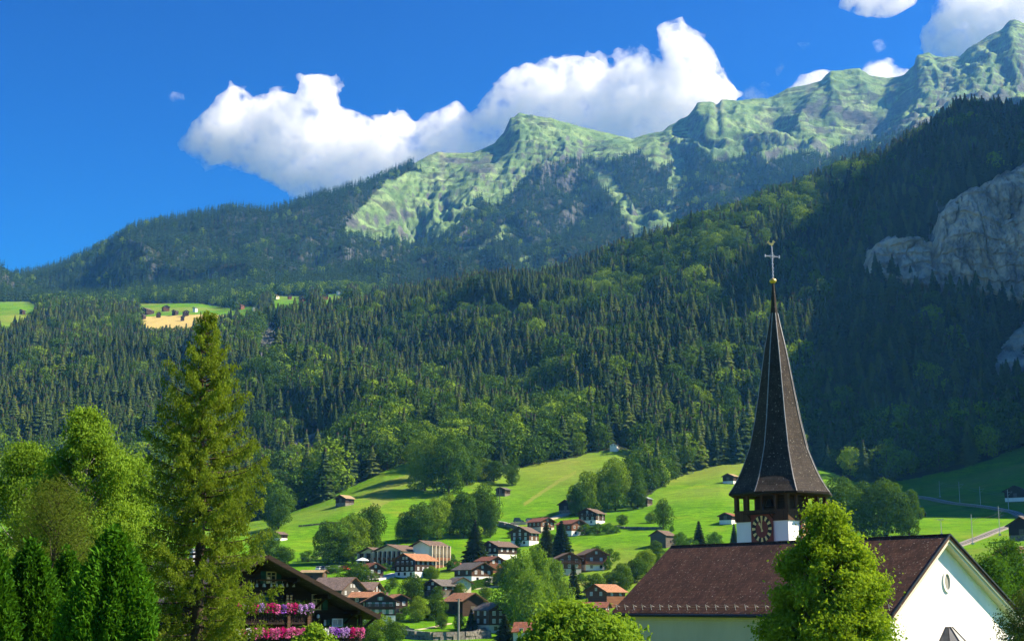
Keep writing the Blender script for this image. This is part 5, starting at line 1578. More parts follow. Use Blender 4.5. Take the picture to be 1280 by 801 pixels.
def house(name, label, px_, py_, W, L, rz, he, pitch, roof='brown', wall='dark', base='white', hb=2.2, ov=0.9, floors=1, cols=3, side_cols=2, balcony=False, chimney=True, shut=False,
          cat='house', group=None, off=0.0, pane=None, depth=None, roof_only=False, z=None, winh=1.15):
    he *= 0.88; W *= 0.94; L *= 0.94; hb *= 0.8
    if depth is None: p = hit(px_, py_)
    else:
        u, s = ray(px_, py_); p = Vector((u * depth, depth, 0)); p.z = Hs(p.x, p.y)
        if z is not None: p.z = z
    t = thing(name, label, cat, p, R(rz), group)
    hw = W / 2; hr_ = he + hw * math.tan(R(pitch)); dz = math.tan(R(pitch))
    sink = -2.5
    if base:
        mb = MB(); mb.box((0, 0, (sink - 0.5) / 2), (W - 0.06, L - 0.06, -0.5 - sink)); mb.build('plinth', M_STONE, t)
        mb = MB(); mb.box((0, 0, (hb - 0.5) / 2), (W - 0.1, L - 0.1, hb + 0.5)); mb.build('ground_floor', WM.get(base, M_STONE) if base != 'stone' else M_STONE, t)
        z0 = hb
    else: z0 = sink
    mb = MB(); mb.prism([(-hw, -L / 2, z0), (hw, -L / 2, z0), (hw, -L / 2, he), (0, -L / 2, hr_), (-hw, -L / 2, he)], L, (0, 1, 0)); mb.build('wall', WM[wall], t)
    e = hw + ov
    th = 0.16
    n = math.cos(R(pitch))
    ro = gable_slabs(t, RM[roof], e, e, -e * dz, -e * dz, 0, -L / 2 - ov * 1.1, L / 2 + ov * 0.8, th)
    for v in ro.data.vertices: v.co.z += hr_ + th / n + 0.02
    mb = MB()
    for sx in (-1, 1):
        mb.bar((0, -L / 2 - ov * 1.1 - 0.03, hr_ + 0.12), (sx * e, -L / 2 - ov * 1.1 - 0.03, hr_ - e * dz + 0.12), 0.05, 0.24)
    mb.build('barge_board', WM['brown'] if wall != 'vdark' else M_DWALL, t)
    if chimney:
        mb = MB(); cxx = (0.25 if rz > 0 else -0.2) * W; mb.box((cxx, L * 0.12, hr_ - abs(cxx) * dz + 0.45), (0.6, 0.6, 1.5)); mb.box((cxx, L * 0.12, hr_ - abs(cxx) * dz + 1.23), (0.75, 0.75, 0.1))
        mb.build('chimney', WM['cream'], ro)
    cs = M_WCASING; pn = pane or (M_CURTAIN if rh.random() < .5 else M_PANE)
    wins = []
    fl_h = (he - z0) / max(1, floors) if floors else 0
    for f in range(floors):
        zc = max(z0, 0) + fl_h * (f + 0.52)
        for c in range(cols):
            xx = (c + 0.5) / cols * (W - 0.8) - (W - 0.8) / 2
            window(t, xx, zc, 0.95, winh, -L / 2, 'f', cs, pn, (2, 1), M_GREENS2 if shut else None, 0.07, 0.09)
        for c in range(side_cols):
            yy = (c + 0.5) / side_cols * (L - 0.8) - (L - 0.8) / 2
            sd = 'r' if rz < 0 else 'l'
            if sd == 'r': window(t, yy, zc, 0.95, winh, hw, 'r', cs, pn, (2, 1), None, 0.07, 0.09)
            else: window(t, yy, zc, 0.95, winh, -hw, 'l', cs, pn, (2, 1), None, 0.07, 0.09)
    if floors and hr_ - he > 1.6:
        for xx in ((-0.75, 0.75) if W > 9 else (0,)): window(t, xx, he + (hr_ - he) * 0.30, 0.8, 0.9, -L / 2, 'f', cs, pn, (2, 1), M_GREENS2 if shut else None, 0.07, 0.09)
    if base and floors:
        for c in range(max(2, cols - 1)):
            xx = (c + 0.5) / max(2, cols - 1) * (W - 1) - (W - 1) / 2
            window(t, xx, hb * 0.5, 1.0, 1.1, -L / 2 + 0.05, 'f', M_BLACKMETAL, M_PANE, (2, 1), None, 0.05, 0.07, 'window')
    if balcony:
        zz = z0 + fl_h * (floors - 1) + 0.15 if floors > 1 else z0 + 0.1
        mb = MB(); mb.box((0, -L / 2 - 0.55, zz), (W * 0.9, 1.1, 0.14))
        for i in range(int(W * 0.9 / 0.3)): mb.box((-W * 0.45 + (i + 0.5) * 0.3, -L / 2 - 1.08, zz + 0.5), (0.2, 0.04, 0.9))
        mb.box((0, -L / 2 - 1.08, zz + 1.0), (W * 0.9, 0.1, 0.08)); mb.build('balcony', WM['brown'], t)
    if not floors:
        mb = MB(); mb.box((0, -L / 2 - 0.02, max(z0, 0) + 1.0), (1.6, 0.06, 2.0)); d_ = mb.build('door', WM['grey'], t)
        mb = MB(); mb.box((hw + 0.02 if rz < 0 else -hw - 0.02, 0, he * 0.55 + z0 * 0.2), (0.06, 1.0, 0.9)); mb.build('hatch', M_DARK, t)
    return t
B = dict(floors=0, chimney=False, cat='barn')
house('barn', 'small dark barn with pale sunlit roof high on the left meadow', 431, 631, 7.0, 7.0, -35, 3.6, 26, 'tan', 'dark', 'stone', 1.2, 0.8, **B)
house('barn', 'low barn with white base beside the round tree on the left meadow', 349, 675, 5.2, 5.5, -32, 2.8, 24, 'brown', 'dark', 'white', 1.1, 0.6, **B)
house('barn', 'weathered barn under the trees on the middle meadow', 629, 619, 5.6, 6.0, -30, 3.2, 24, 'grey', 'dark', 'stone', 1.0, 0.6, **B)
house('barn', 'black barn half hidden at the left foot of the tree group', 712, 640, 8.0, 7.5, -35, 4.0, 28, 'brown', 'vdark', 'stone', 1.0, 0.7, **B)
house('barn', 'barn with pale slate roof at the right foot of the tree group', 806, 632, 5.8, 6.0, -30, 3.6, 22, 'slate', 'dark', 'stone', 1.0, 0.5, **B)
house('barn', 'barn with tan roof topmost on the right meadow beside the spire foot', 914, 604, 6.5, 7.5, -35, 3.9, 24, 'tan', 'dark', 'white', 1.2, 0.7, **B)
house('barn', 'barn with white base on the right meadow just left of the church clock', 911, 654, 6.2, 6.6, -35, 3.4, 24, 'red', 'dark', 'white', 1.6, 0.7, **B)
house('barn', 'plain brown barn with blank gable behind the church ridge', 829, 683, 7.2, 7.5, -38, 4.6, 28, 'brown', 'grey', None, 0, 0.6, **B)
house('barn', 'dark barn at the right edge of the shaded meadow', 1272, 626, 10, 9, -32, 5.0, 26, 'brown', 'vdark', 'white', 1.6, 1.0, **B)
house('barn', 'big dark barn on stone footing beside the railway at right edge', 1284, 674, 9, 10, -40, 5.2, 30, 'brown', 'vdark', 'stone', 1.6, 0.9, **B)
house('shed', 'tiny shed with pale roof beside the leafy trees right of the tower', 1153, 646, 3.0, 3.4, -20, 2.0, 20, 'slate', 'vdark', None, 0, 0.4, floors=0, chimney=False, cat='shed')
house('barn', 'barn with orange tiled roof in the lower meadow above the grey roofed chalet', 580, 766, 8.0, 9.5, 38, 4.2, 28, 'orange', 'dark', None, 0, 1.0, **B)
house('shed', 'long low open shed with tan roof just right of the dark chalet ridge', 392, 724, 5.0, 8.5, 78, 2.6, 18, 'tan', 'brown', None, 0, 0.5, floors=0, chimney=False, cat='shed')

house('chalet', 'chalet with grey brown roof and white basement beside the mountain road', 656, 681, 9.2, 8.5, -30, 5.6, 27, 'brown', 'brown', 'white', 2.0, 1.0, 2, 3, 2)
house('chalet', 'brown chalet with red roof behind the one beside the road', 676, 663, 8.0, 10.0, 38, 4.2, 24, 'red', 'rust', 'cream', 1.6, 0.8, 1, 3, 3)
house('chalet', 'red roofed chalet with white basement left of the shrub garden', 714, 669, 8.4, 10.5, 38, 5.2, 24, 'red', 'rust', 'white', 2.0, 0.8, 1, 3, 3)
house('chalet', 'dark chalet with pale brown roof below the tree group', 740, 655, 9.0, 9.5, -30, 5.2, 25, 'brown', 'dark', 'white', 1.8, 0.9, 2, 3, 2, True)
house('chalet', 'brown roofed chalet beside the dense dark conifer', 624, 698, 9.0, 11.0, -42, 5.0, 24, 'brown', 'dark', 'white', 1.9, 0.9, 1, 3, 3)
house('chalet', 'chalet with brown roof and balcony, left one of a touching pair', 708, 717, 9.0, 9.0, 12, 5.8, 24, 'brown', 'rust', 'cream', 2.0, 0.9, 2, 3, 2, True)
house('chalet', 'chalet with red awning, right one of a touching pair', 740, 711, 8.5, 9.0, 18, 5.6, 25, 'brown', 'rust', 'white', 1.8, 0.9, 1, 2, 2, True)
h17 = house('chalet', 'large dark chalet with orange roof standing before the hotel', 519, 720, 10.0, 11.5, -38, 6.2, 24, 'orange', 'dark', 'white', 1.8, 1.1, 2, 4, 4, True)
house('chalet', 'small brown chalet left of the big orange roofed one', 464, 722, 6.5, 7.0, 32, 3.8, 28, 'red', 'dark', 'stone', 1.0, 0.8, 1, 2, 2)
house('farmhouse', 'weathered lichened roof showing over the right slope of the dark chalet', 420, 757, 12.5, 12.5, 62, 5.6, 30, 'lichen', 'grey', None, 0, 1.0, 1, 3, 2, cat='house', chimney=False)
house('farmhouse', 'reddish brown roof behind the lichened roof and the green shuttered chalet', 452, 752, 9.0, 10.5, 74, 4.2, 27, 'lichen', 'brown', None, 0, 0.8, 1, 3, 2, cat='house')
house('chalet', 'orange roofed chalet with green shutters and white veranda facing the viewer', 474, 777, 9.2, 9.5, 8, 6.6, 27, 'orange', 'dark', 'white', 2.3, 1.2, 2, 4, 2, True, shut=True)
house('annex', 'orange roofed annex directly behind the green shuttered chalet', 458, 765, 6.5, 9.0, 75, 5.0, 24, 'orange', 'dark', None, 0, 0.7, 1, 2, 2, cat='house', chimney=False)
house('annex', 'brown annex with tiled lean roof right of the green shuttered chalet', 495, 765, 5.0, 6.5, 30, 4.6, 24, 'orange', 'dark', 'stone', 1.2, 0.6, 1, 2, 2, cat='house', chimney=False)
house('bungalow', 'grey roofed house with hedge, two gables, below the hotel meadow', 551, 744, 7.2, 9.0, -35, 3.6, 27, 'grey', 'dark', 'grey', 1.8, 0.9, 1, 2, 2, cat='house', chimney=False)
house('bungalow', 'pale walled gable house touching the hedge at its left end', 572, 741, 7.0, 6.5, 30, 3.6, 27, 'grey', 'cream', None, 0, 0.8, 1, 2, 2, cat='house', chimney=False)
house('house', 'house with long grey roof and white garden veranda', 592, 727, 9.5, 10.5, 38, 4.8, 25, 'grey', 'brown', 'white', 2.2, 1.1, 1, 3, 2)
house('house', 'red roofed house peeping out behind the long grey roof', 612, 714, 6.5, 8.5, 38, 4.2, 24, 'red', 'rust', None, 0, 0.8, 1, 2, 2)
house('chalet', 'brown chalet with grey roof, tall windows and red flowers at bottom centre', 616, 789, 7.6, 8.0, 34, 6.6, 26, 'grey', 'brown', 'cream', 2.2, 0.9, 2, 3, 2, False)
house('house', 'house with plain red tiled roof at the bottom edge', 663, 801, 7.5, 7.6, 80, 2.6, 30, 'red', 'cream', None, 0, 0.5, 1, 2, 2, chimney=False)
house('chalet', 'wooden house with orange tan roof just left of the church roof', 757, 757, 8.5, 9.5, -42, 4.8, 26, 'orange', 'rust', None, 0, 0.9, 1, 2, 2, chimney=False)
house('house', 'low reddish roof half hidden by the leafy tree left of the church', 741, 772, 7.0, 9.0, 75, 3.4, 22, 'red', 'brown', None, 0, 0.7, 1, 2, 2, chimney=False)
house('house', 'terracotta roofed house behind the trees at the right edge', 1275, 716, 8.0, 9.0, 30, 4.4, 26, 'orange', 'cream', None, 0, 0.9, 1, 2, 2)
house('hut', 'small red roofed hut in the garden between hotel and grey roofed houses', 568, 712, 3.6, 4.6, -35, 2.2, 26, 'red', 'brown', None, 0, 0.5, 0, cat='hut', chimney=False)
house('house', 'white house among the trees at the top of the middle meadow', 768, 563, 4.6, 5.0, -20, 3.6, 26, 'brown', 'white', None, 0, 0.7, 1, 2, 2, chimney=False)

# the hotel: three stepped wings with concrete fins between its balconies
def hotel():
    p = hit(497, 710); rz = R(-32)
    t = thing('hotel', 'long cream hotel with brown roofs and columned balconies, widest building of the village', 'hotel', p, rz)
    fr = Frame(p, rz)
    def wing(x0, x1, y0, y1, h, pitch, front_fins, side_fins, wall='cream'):
        W = x1 - x0; cxx = (x0 + x1) / 2; L = y1 - y0; dz = math.tan(R(pitch)); hr_ = h + W / 2 * dz
        mb = MB(); mb.prism([(x0, y0, -3), (x1, y0, -3), (x1, y0, h), (cxx, y0, hr_), (x0, y0, h)], L, (0, 1, 0)); mb.build('wing_wall', WM[wall], t)
        e = W / 2 + 0.9
        ro = gable_slabs(t, RM['brown'], e, e, -e * dz, -e * dz, 0, y0 - 1.6, y1 + 0.8, 0.2)
        for v in ro.data.vertices: v.co.x += cxx; v.co.z += hr_ + 0.25
        if front_fins:
            mb = MB(); mb.box((cxx, y0 - 0.02, h / 2), (W - 0.1, 0.05, h)); mb.build('recess_shade_panel', M_DWOOD, t)  # dark backing panel painting the shade of the balcony recess
            mb = MB(); n_ = front_fins
            for i in range(n_ + 1):
                xx = x0 + W * i / n_; mb.box((xx, y0 - 0.65, (h - 0.3) / 2), (0.3, 1.3, h + 0.3))
            mb.build('balcony_fins', WM['cream'], t)
            for f in range(int(h // 2.7)):
                mb = MB(); mb.box((cxx, y0 - 0.6, 0.2 + f * 2.7), (W, 1.15, 0.16)); mb.box((cxx, y0 - 1.15, 0.7 + f * 2.7), (W - 0.1, 0.05, 0.8)); mb.build('balcony', WM['rust'], t)
                for i in range(n_): window(t, x0 + W * (i + 0.5) / n_, 1.5 + f * 2.7, W / n_ * 0.7, 1.9, y0, 'f', M_DWOOD, M_PANE, (2, 1), None, 0.06, 0.1)
        if side_fins:
            mb = MB(); n_ = side_fins
            for i in range(n_ + 1):
                yy = y0 + L * i / n_; mb.box((x1 + 0.6, yy, (h - 0.3) / 2), (1.2, 0.3, h + 0.3))
            mb.build('balcony_fins', WM['cream'], t)
            for f in range(int(h // 2.7)):
                mb = MB(); mb.box((x1 + 0.55, (y0 + y1) / 2, 0.2 + f * 2.7), (1.1, L, 0.16)); mb.box((x1 + 1.1, (y0 + y1) / 2, 0.7 + f * 2.7), (0.05, L - 0.1, 0.8)); mb.build('balcony', WM['rust'], t)
                for i in range(n_): window(t, y0 + L * (i + 0.5) / n_, 1.5 + f * 2.7, L / n_ * 0.7, 1.9, x1, 'r', M_DWOOD, M_PANE, (2, 1), None, 0.06, 0.1)
    wing(-17.5, -8, 0, 9, 5.6, 22, 3, 0)
    wing(-8, 4.4, -3, 9, 6.0, 20, 6, 0)
    mb = MB(); mb.box((4.42, 0.0, 2.0), (0.12, 5.8, 8.0)); mb.build('white_end_wall', M_WHITE, t)
    wing(4.6, 12.0, 3.0, 14.5, 8.0, 24, 0, 5, 'white')
    return t
hotel()
# parasol on the hotel terrace
pp = hit(453, 711)
ps = thing('parasol', 'large white parasol open on the hotel terrace', 'parasol', pp)
mb = MB(); mb.tube([(0, 0, 0), (0, 0, 4.0)], 0.06, 8); mb.build('pole', M_WCASING, ps)
mb = MB(); mb.lathe([(2.5, 2.95), (2.45, 3.05), (1.4, 3.6), (0.3, 4.0), (0.05, 4.1)], 8, mi=0); mb.build('canopy', simple('white_canvas', (0.75, 0.78, 0.85), .8), ps)

# ---------------------------------------------------------------- distant houses on the high terrace
k = 0
DH = [(183, 392, 'brown', 'dark', 24, 'long brown hotel on the high terrace, leftmost'), (207, 388, 'brown', 'rust', 16, 'wide house behind the hay field on the terrace'), (219, 393, 'grey', 'dark', 10, 'house in the middle of the terrace hamlet'),
      (232, 394, 'brown', 'dark', 12, 'dark house just above the hay field'), (244, 389, 'slate', 'white', 8, 'white house right of the terrace hamlet'), (198, 396, 'brown', 'dark', 9, 'dark hut at the upper left corner of the hay field'), (179, 398, 'grey', 'dark', 8, 'small barn left of the hay field'), (228, 400, 'brown', 'dark', 7, 'tiny barn under the terrace hamlet'),
      (345, 373, 'red', 'cream', 12, 'pale house leftmost of the upper row on the terrace edge'), (362, 373, 'red', 'rust', 9, 'red roofed house, second of the upper row'), (378, 376, 'red', 'rust', 12, 'rust coloured house in the upper row on the terrace'), (405, 374, 'brown', 'rust', 16, 'broad brown house in the upper row'), (423, 368, 'slate', 'white', 7, 'small white house highest of the upper row'), (456, 374, 'orange', 'rust', 10, 'orange roofed house at the right end of the upper row'),
      (301, 386, 'red', 'rust', 12, 'red roofed house above the larch top'), (318, 388, 'slate', 'white', 9, 'pale roofed house right of the larch top'), (28, 392, 'brown', 'dark', 9, 'small brown barn on the pasture at the left edge')]
for px_, py_, rf_, wf_, W_, lb in DH:
    p = hit(px_, py_ + 1, 1500, 2600)
    house('terrace_house', lb, px_, py_, W_ * 0.62, W_ * 0.8, -25 + 50 * (k % 2), 5.0, 26, rf_, wf_, None, 0, 0.9, 1, 2, 2, chimney=False, group='houses on the high terrace', depth=p.y, z=p.z + 1.5); k += 1

# ---------------------------------------------------------------- village trees
def unit_tree(kind, seed):
    r = np.random.default_rng(seed)
    if kind == 'D': tr, cr = broad_parts(1.0, 0.85, 0.06, 9000, 0.034, r, 11, 0.022, True, shell=0.8)
    elif kind == 'P': tr, cr = broad_parts(1.0, 0.40, 0.06, 6500, 0.030, r, 12, 0.016, True, shell=0.8)
    elif kind == 'W': tr, cr = broad_parts(1.0, 0.46, 0.05, 10000, 0.028, r, 24, 0.014, True, droop=1.4, shell=0.6)
    elif kind == 'B':
        tr, cr = broad_parts(1.0, 1.3, 0.02, 4500, 0.05, r, 16, 0.03, True)
    elif kind == 'S':
        st, bg = spruce_parts(1.0, 0.42, 30, 12, r, twigs=9, ragged=0.3, bare=0.03); tr = merge([st]); cr = bg
    elif kind == 'Y':
        st, bg = spruce_parts(1.0, 0.62, 30, 13, r, twigs=9, ragged=0.25, bare=0.02); tr = merge([st]); cr = bg
    tv, tf = tr[0], tr[1]
    leaf = {'D': M_TREEL, 'P': M_TREEL, 'W': M_BIRCH, 'B': M_BUSH, 'S': M_SPRUCE, 'Y': M_YEW}[kind]
    nm = {'D': 'leafy_tree', 'P': 'poplar_tree', 'W': 'birch_tree', 'B': 'bush', 'S': 'spruce_tree', 'Y': 'conifer_tree'}[kind]
    return nm, np_mesh('trunk', tv, None, tf, [M_BARK], None, None, smooth=True), np_mesh('crown', cr[0], None, cr[1], [leaf], {'rnd': ('FACE', cr[2])})
M_TREEL = leafmat('village_tree_leaves', (0.012, 0.040, 0.005), (0.105, 0.19, 0.012), 0.18, (0.18, 0.27, 0.016))
M_YEW = leafmat('yew_needles', (0.010, 0.028, 0.010), (0.04, 0.075, 0.02), 0.2)
PR = {}
for kd, n_ in (('D', 4), ('P', 2), ('W', 2), ('B', 3), ('S', 2), ('Y', 2)):
    PR[kd] = [unit_tree(kd, 500 + 13 * i + ord(kd)) for i in range(n_)]
CATS = {'D': 'tree', 'P': 'tree', 'W': 'tree', 'B': 'bush', 'S': 'spruce', 'Y': 'conifer'}
BASEW = {'D': 0.85, 'P': 0.40, 'W': 0.46, 'B': 1.3, 'S': 0.42, 'Y': 0.62}
cnt = 0
def vtree(kd, px_, py_, ptop, wpx, label, group=None):
    global cnt
    p = hit(px_, py_); h = (py_ - ptop) / F_PX * p.y * 1.03; w = wpx / F_PX * p.y
    nm, tm, cm = PR[kd][cnt % len(PR[kd])]; cnt += 1
    t = thing(nm, label, CATS[kd], (p.x, p.y, p.z - 0.15), rh.random() * 6.28, group)
    s = w / BASEW[kd] * 1.05; t.scale = (s, s, h)
    for n_, m_ in (('trunk', tm), ('crown', cm)):
        o = bpy.data.objects.new(n_, m_); COL.objects.link(o); o.parent = t
    return t
T_ = [
 ('D', 348, 661, 617, 40, 'round tree standing alone above the low barn on the left meadow'),
 ('D', 330, 701, 662, 34, 'leafy tree behind the dark chalet ridge'), ('D', 352, 708, 684, 28, 'low leafy tree right of the dark chalet chimney'), ('B', 385, 702, 688, 24, 'small bush by the fence above the tan roofed shed'),
 ('D', 409, 706, 655, 36, 'leafy tree, left one of the clump left of the hotel'), ('D', 440, 705, 645, 40, 'tall leafy tree in the middle of the clump left of the hotel'), ('D', 464, 700, 636, 38, 'tallest tree of the clump, directly behind the hotel parasol'), ('D', 424, 704, 668, 24, 'small tree inside the clump left of the hotel'),
 ('D', 507, 678, 642, 26, 'leafy tree behind the hotel, leftmost'), ('D', 524, 677, 630, 34, 'leafy tree rising over the middle of the hotel roof'), ('D', 547, 674, 626, 36, 'leafy tree rising over the tall hotel wing'),
 ('D', 532, 613, 545, 44, 'big leafy tree at the foot of the wood, left of the middle meadow'), ('D', 560, 618, 548, 46, 'big leafy tree between the two meadows'), ('D', 583, 606, 556, 36, 'leafy tree at the left corner of the middle meadow'), ('D', 520, 600, 552, 34, 'leafy tree casting its shade on the top of the left meadow'),
 ('D', 562, 668, 622, 36, 'leafy tree in the hollow below the middle meadow, leftmost'), ('D', 580, 672, 618, 36, 'leafy tree in the hollow behind the dense conifer'), ('P', 605, 668, 606, 22, 'tall slim tree rising beside the middle meadow'), ('D', 613, 672, 628, 24, 'leafy tree hiding the bend of the mountain road'), ('D', 598, 650, 615, 26, 'leafy tree above the bend of the mountain road'),
 ('Y', 594, 704, 652, 38, 'dense dark broad conifer right of the hotel meadow'), ('S', 683, 696, 654, 28, 'pointed spruce, left of the pair below the red roofs'), ('Y', 702, 694, 652, 34, 'dark dense conifer, right of the pair below the red roofs'),
 ('B', 672, 697, 682, 22, 'dark reddish bush left of the spruce pair'), ('D', 617, 602, 577, 28, 'leafy tree above the middle meadow barn'), ('D', 640, 607, 579, 18, 'slender tree right of the middle meadow barn'), ('P', 598, 601, 585, 12, 'thin young tree left of the middle meadow barn'),
 ('D', 719, 644, 610, 24, 'lowest tree at the left of the meadow tree group'), ('D', 735, 643, 592, 32, 'tree in the left part of the meadow tree group'), ('D', 752, 640, 596, 30, 'tree in the centre of the meadow tree group'), ('D', 770, 638, 576, 38, 'tallest tree of the meadow tree group'), ('D', 790, 632, 578, 34, 'tree at the upper right of the meadow tree group'), ('D', 797, 636, 608, 22, 'low tree beside the slate roofed barn'),
 ('D', 778, 656, 643, 13, 'tiny round orchard tree, left one of two'), ('D', 813, 654, 641, 14, 'tiny round orchard tree, right one of two'), ('P', 829, 661, 625, 15, 'slim tree standing alone on the right meadow'),
 ('S', 874, 683, 652, 20, 'dark pointed spruce behind the church ridge'), ('B', 850, 688, 666, 26, 'bush between the brown barn and the spruce behind the church'), ('B', 893, 686, 666, 28, 'bush right of the spruce behind the church'), ('B', 862, 690, 672, 22, 'low bush at the foot of the spruce behind the church'),
 ('D', 1052, 656, 600, 44, 'leafy tree right beside the spire foot'), ('D', 1080, 672, 606, 50, 'big round leafy tree behind the church ridge'), ('D', 1110, 672, 603, 52, 'biggest round tree right of the tower'), ('D', 1136, 670, 618, 38, 'leafy tree at the right end of the clump by the tower'),
 ('D', 632, 733, 703, 22, 'leafy tree beside the garden veranda of the long grey roof'), ('D', 620, 731, 716, 14, 'small tree left of the veranda tree'), ('D', 517, 762, 721, 28, 'dark leafy tree right of the green shuttered chalet'), ('D', 523, 777, 748, 24, 'round tree beside the road below the dark leafy tree'), ('D', 544, 775, 745, 26, 'blue green apple tree on the lower meadow'), ('D', 534, 774, 756, 14, 'little tree left of the apple tree'),
 ('P', 530, 744, 727, 13, 'small tree on the bright meadow left of the grey roofed house'), ('D', 575, 744, 729, 16, 'garden tree in front of the pale gable house'), ('D', 547, 748, 733, 14, 'garden tree in front of the two gabled grey roof'),
 ('Y', 589, 789, 762, 20, 'dark clipped conifer left of the bottom centre chalet'), ('P', 574, 790, 768, 10, 'slim dark bush beside the concrete pole'), ('S', 631, 802, 770, 30, 'spruce in front of the bottom centre chalet'),
 ('W', 651, 790, 697, 40, 'tall weeping birch, left of the row at bottom centre'), ('W', 673, 786, 690, 34, 'tall weeping birch, middle of the row at bottom centre'), ('W', 693, 778, 703, 28, 'weeping birch, right of the row at bottom centre'), ('W', 662, 795, 720, 34, 'lower weeping birch in front of the row'),
 ('S', 717, 748, 707, 22, 'dark spruce between the birches and the touching chalets'), ('D', 742, 745, 718, 28, 'round tree above the orange tan roof'), ('B', 746, 702, 683, 26, 'bushy tree behind the right touching chalet'), ('B', 762, 704, 686, 24, 'bushy tree at the right end behind the touching chalets'),
 ('D', 778, 738, 706, 26, 'tree at the lower left edge of the church roof'), ('D', 793, 728, 699, 26, 'tree halfway up the left edge of the church roof'), ('D', 808, 716, 688, 26, 'tree near the top of the left edge of the church roof'), ('D', 820, 706, 678, 22, 'tree touching the left end of the church ridge'),
 ('D', 446, 738, 706, 42, 'spreading tree left of the small brown chalet'), ('D', 470, 803, 768, 36, 'dark tree at the right corner of the flower chalet'), ('D', 492, 812, 782, 30, 'low tree on the slope below the road'), ('D', 455, 815, 785, 30, 'bush under the right eaves of the flower chalet'),
 ('B', 497, 712, 700, 16, 'shrub under the hotel balconies'), ('B', 481, 713, 704, 18, 'shrub on the hotel terrace edge'), ('B', 470, 708, 698, 14, 'shrub beside the parasol'), ('B', 567, 714, 698, 22, 'dark garden bush by the red roofed hut'), ('B', 607, 699, 692, 12, 'round bush under the dense conifer'), ('B', 566, 700, 692, 8, 'small round bush alone on the green beside the hotel'), ('B', 417, 716, 706, 26, 'bush below the parked cars'),
 ('B', 718, 668, 656, 18, 'shrub at the left end of the shrub garden'), ('B', 732, 668, 655, 22, 'yellow green shrub in the shrub garden'), ('B', 747, 667, 654, 22, 'shrub in the middle of the shrub garden'), ('B', 760, 667, 654, 20, 'dark shrub in the shrub garden'), ('B', 770, 666, 657, 14, 'shrub at the right end of the shrub garden'),
 ('B', 646, 692, 684, 12, 'bush by the chalet beside the dense conifer'), ('B', 760, 712, 700, 12, 'bush in front of the right touching chalet'), ('B', 499, 775, 766, 18, 'hedge bush by the white veranda'), ('B', 648, 683, 672, 9, 'small bush at the corner of the roadside chalet'),
 ('S', 918, 680, 655, 12, 'young spruce half hidden by the tower'),
 ('D', 540, 726, 708, 16, 'garden tree between the large orange roof and the hut'), ('B', 483, 741, 731, 14, 'bush on the left edge of the bright hayfield'), ('P', 491, 735, 722, 9, 'slim garden tree by the pale gravel path'),
 ('D', 640, 716, 702, 16, 'tree right of the veranda tree'), ('B', 655, 710, 700, 18, 'bush above the tallest weeping birch'), ('D', 668, 716, 699, 20, 'tree left of the touching chalets'), ('B', 690, 721, 711, 14, 'bush at the left wall of the touching chalets'),
 ('B', 726, 726, 716, 16, 'bush below the touching chalets'), ('D', 762, 730, 715, 16, 'tree above the right end of the orange tan roof'), ('D', 606, 752, 734, 16, 'young tree on the slope above the bottom centre chalet'), ('B', 561, 756, 747, 16, 'bush left of the orange roofed barn'),
 ('B', 613, 757, 749, 10, 'low bush right of the orange roofed barn'), ('D', 485, 700, 684, 16, 'tree squeezed behind the left hotel wing'), ('B', 535, 709, 700, 12, 'bush at the foot of the tall hotel wing'), ('D', 640, 672, 661, 12, 'small tree left of the roadside chalet'),
 ('B', 690, 674, 667, 12, 'bush between the two red roofs'), ('D', 552, 785, 766, 16, 'small tree on the lower meadow near the retaining wall'), ('B', 508, 768, 758, 16, 'rounded bush in the garden of the green shuttered chalet'), ('B', 840, 664, 657, 8, 'tiny bush alone on the right meadow'),
]
for e in T_: vtree(*e)

# clipped hedge
def strip_pts(a, b, n): return [(a[0] + (b[0] - a[0]) * i / n, a[1] + (b[1] - a[1]) * i / n) for i in range(n + 1)]
def hedge(a, b, wd, ht, label, n=14000):
    A, B_ = hit(*a), hit(*b); d = (B_ - A); L = d.length; s = np.array((B_ - A).normalized()); q = np.array([-s[1], s[0], 0])
    r = np.random.default_rng(5)
    t = r.random(n) * L; side = r.integers(0, 3, n)
    x_ = np.where(side == 0, -wd / 2, np.where(side == 1, wd / 2, (r.random(n) - .5) * wd)); z_ = np.where(side == 2, ht, r.random(n) * ht)
    P = np.array(A)[None] + s[None] * t[:, None] + q[None] * (x_ + 0.12 * r.normal(size=n))[:, None]; P[:, 2] += z_ + 0.1 * r.normal(size=n)
    V, F, rn = leaves_mesh('h', P, 0.32, None, r, 0, 0.7)
    tag(obj('hedge', np_mesh('hedge', V, None, F, [M_BUSH], {'rnd': ('FACE', rn)})), label, 'hedge')
hedge((560, 743), (610, 732), 2.0, 2.4, 'long clipped hedge below the garden veranda')
hedge((522, 721), (546, 722), 1.6, 2.6, 'dark clipped hedge in front of the large orange roofed chalet')

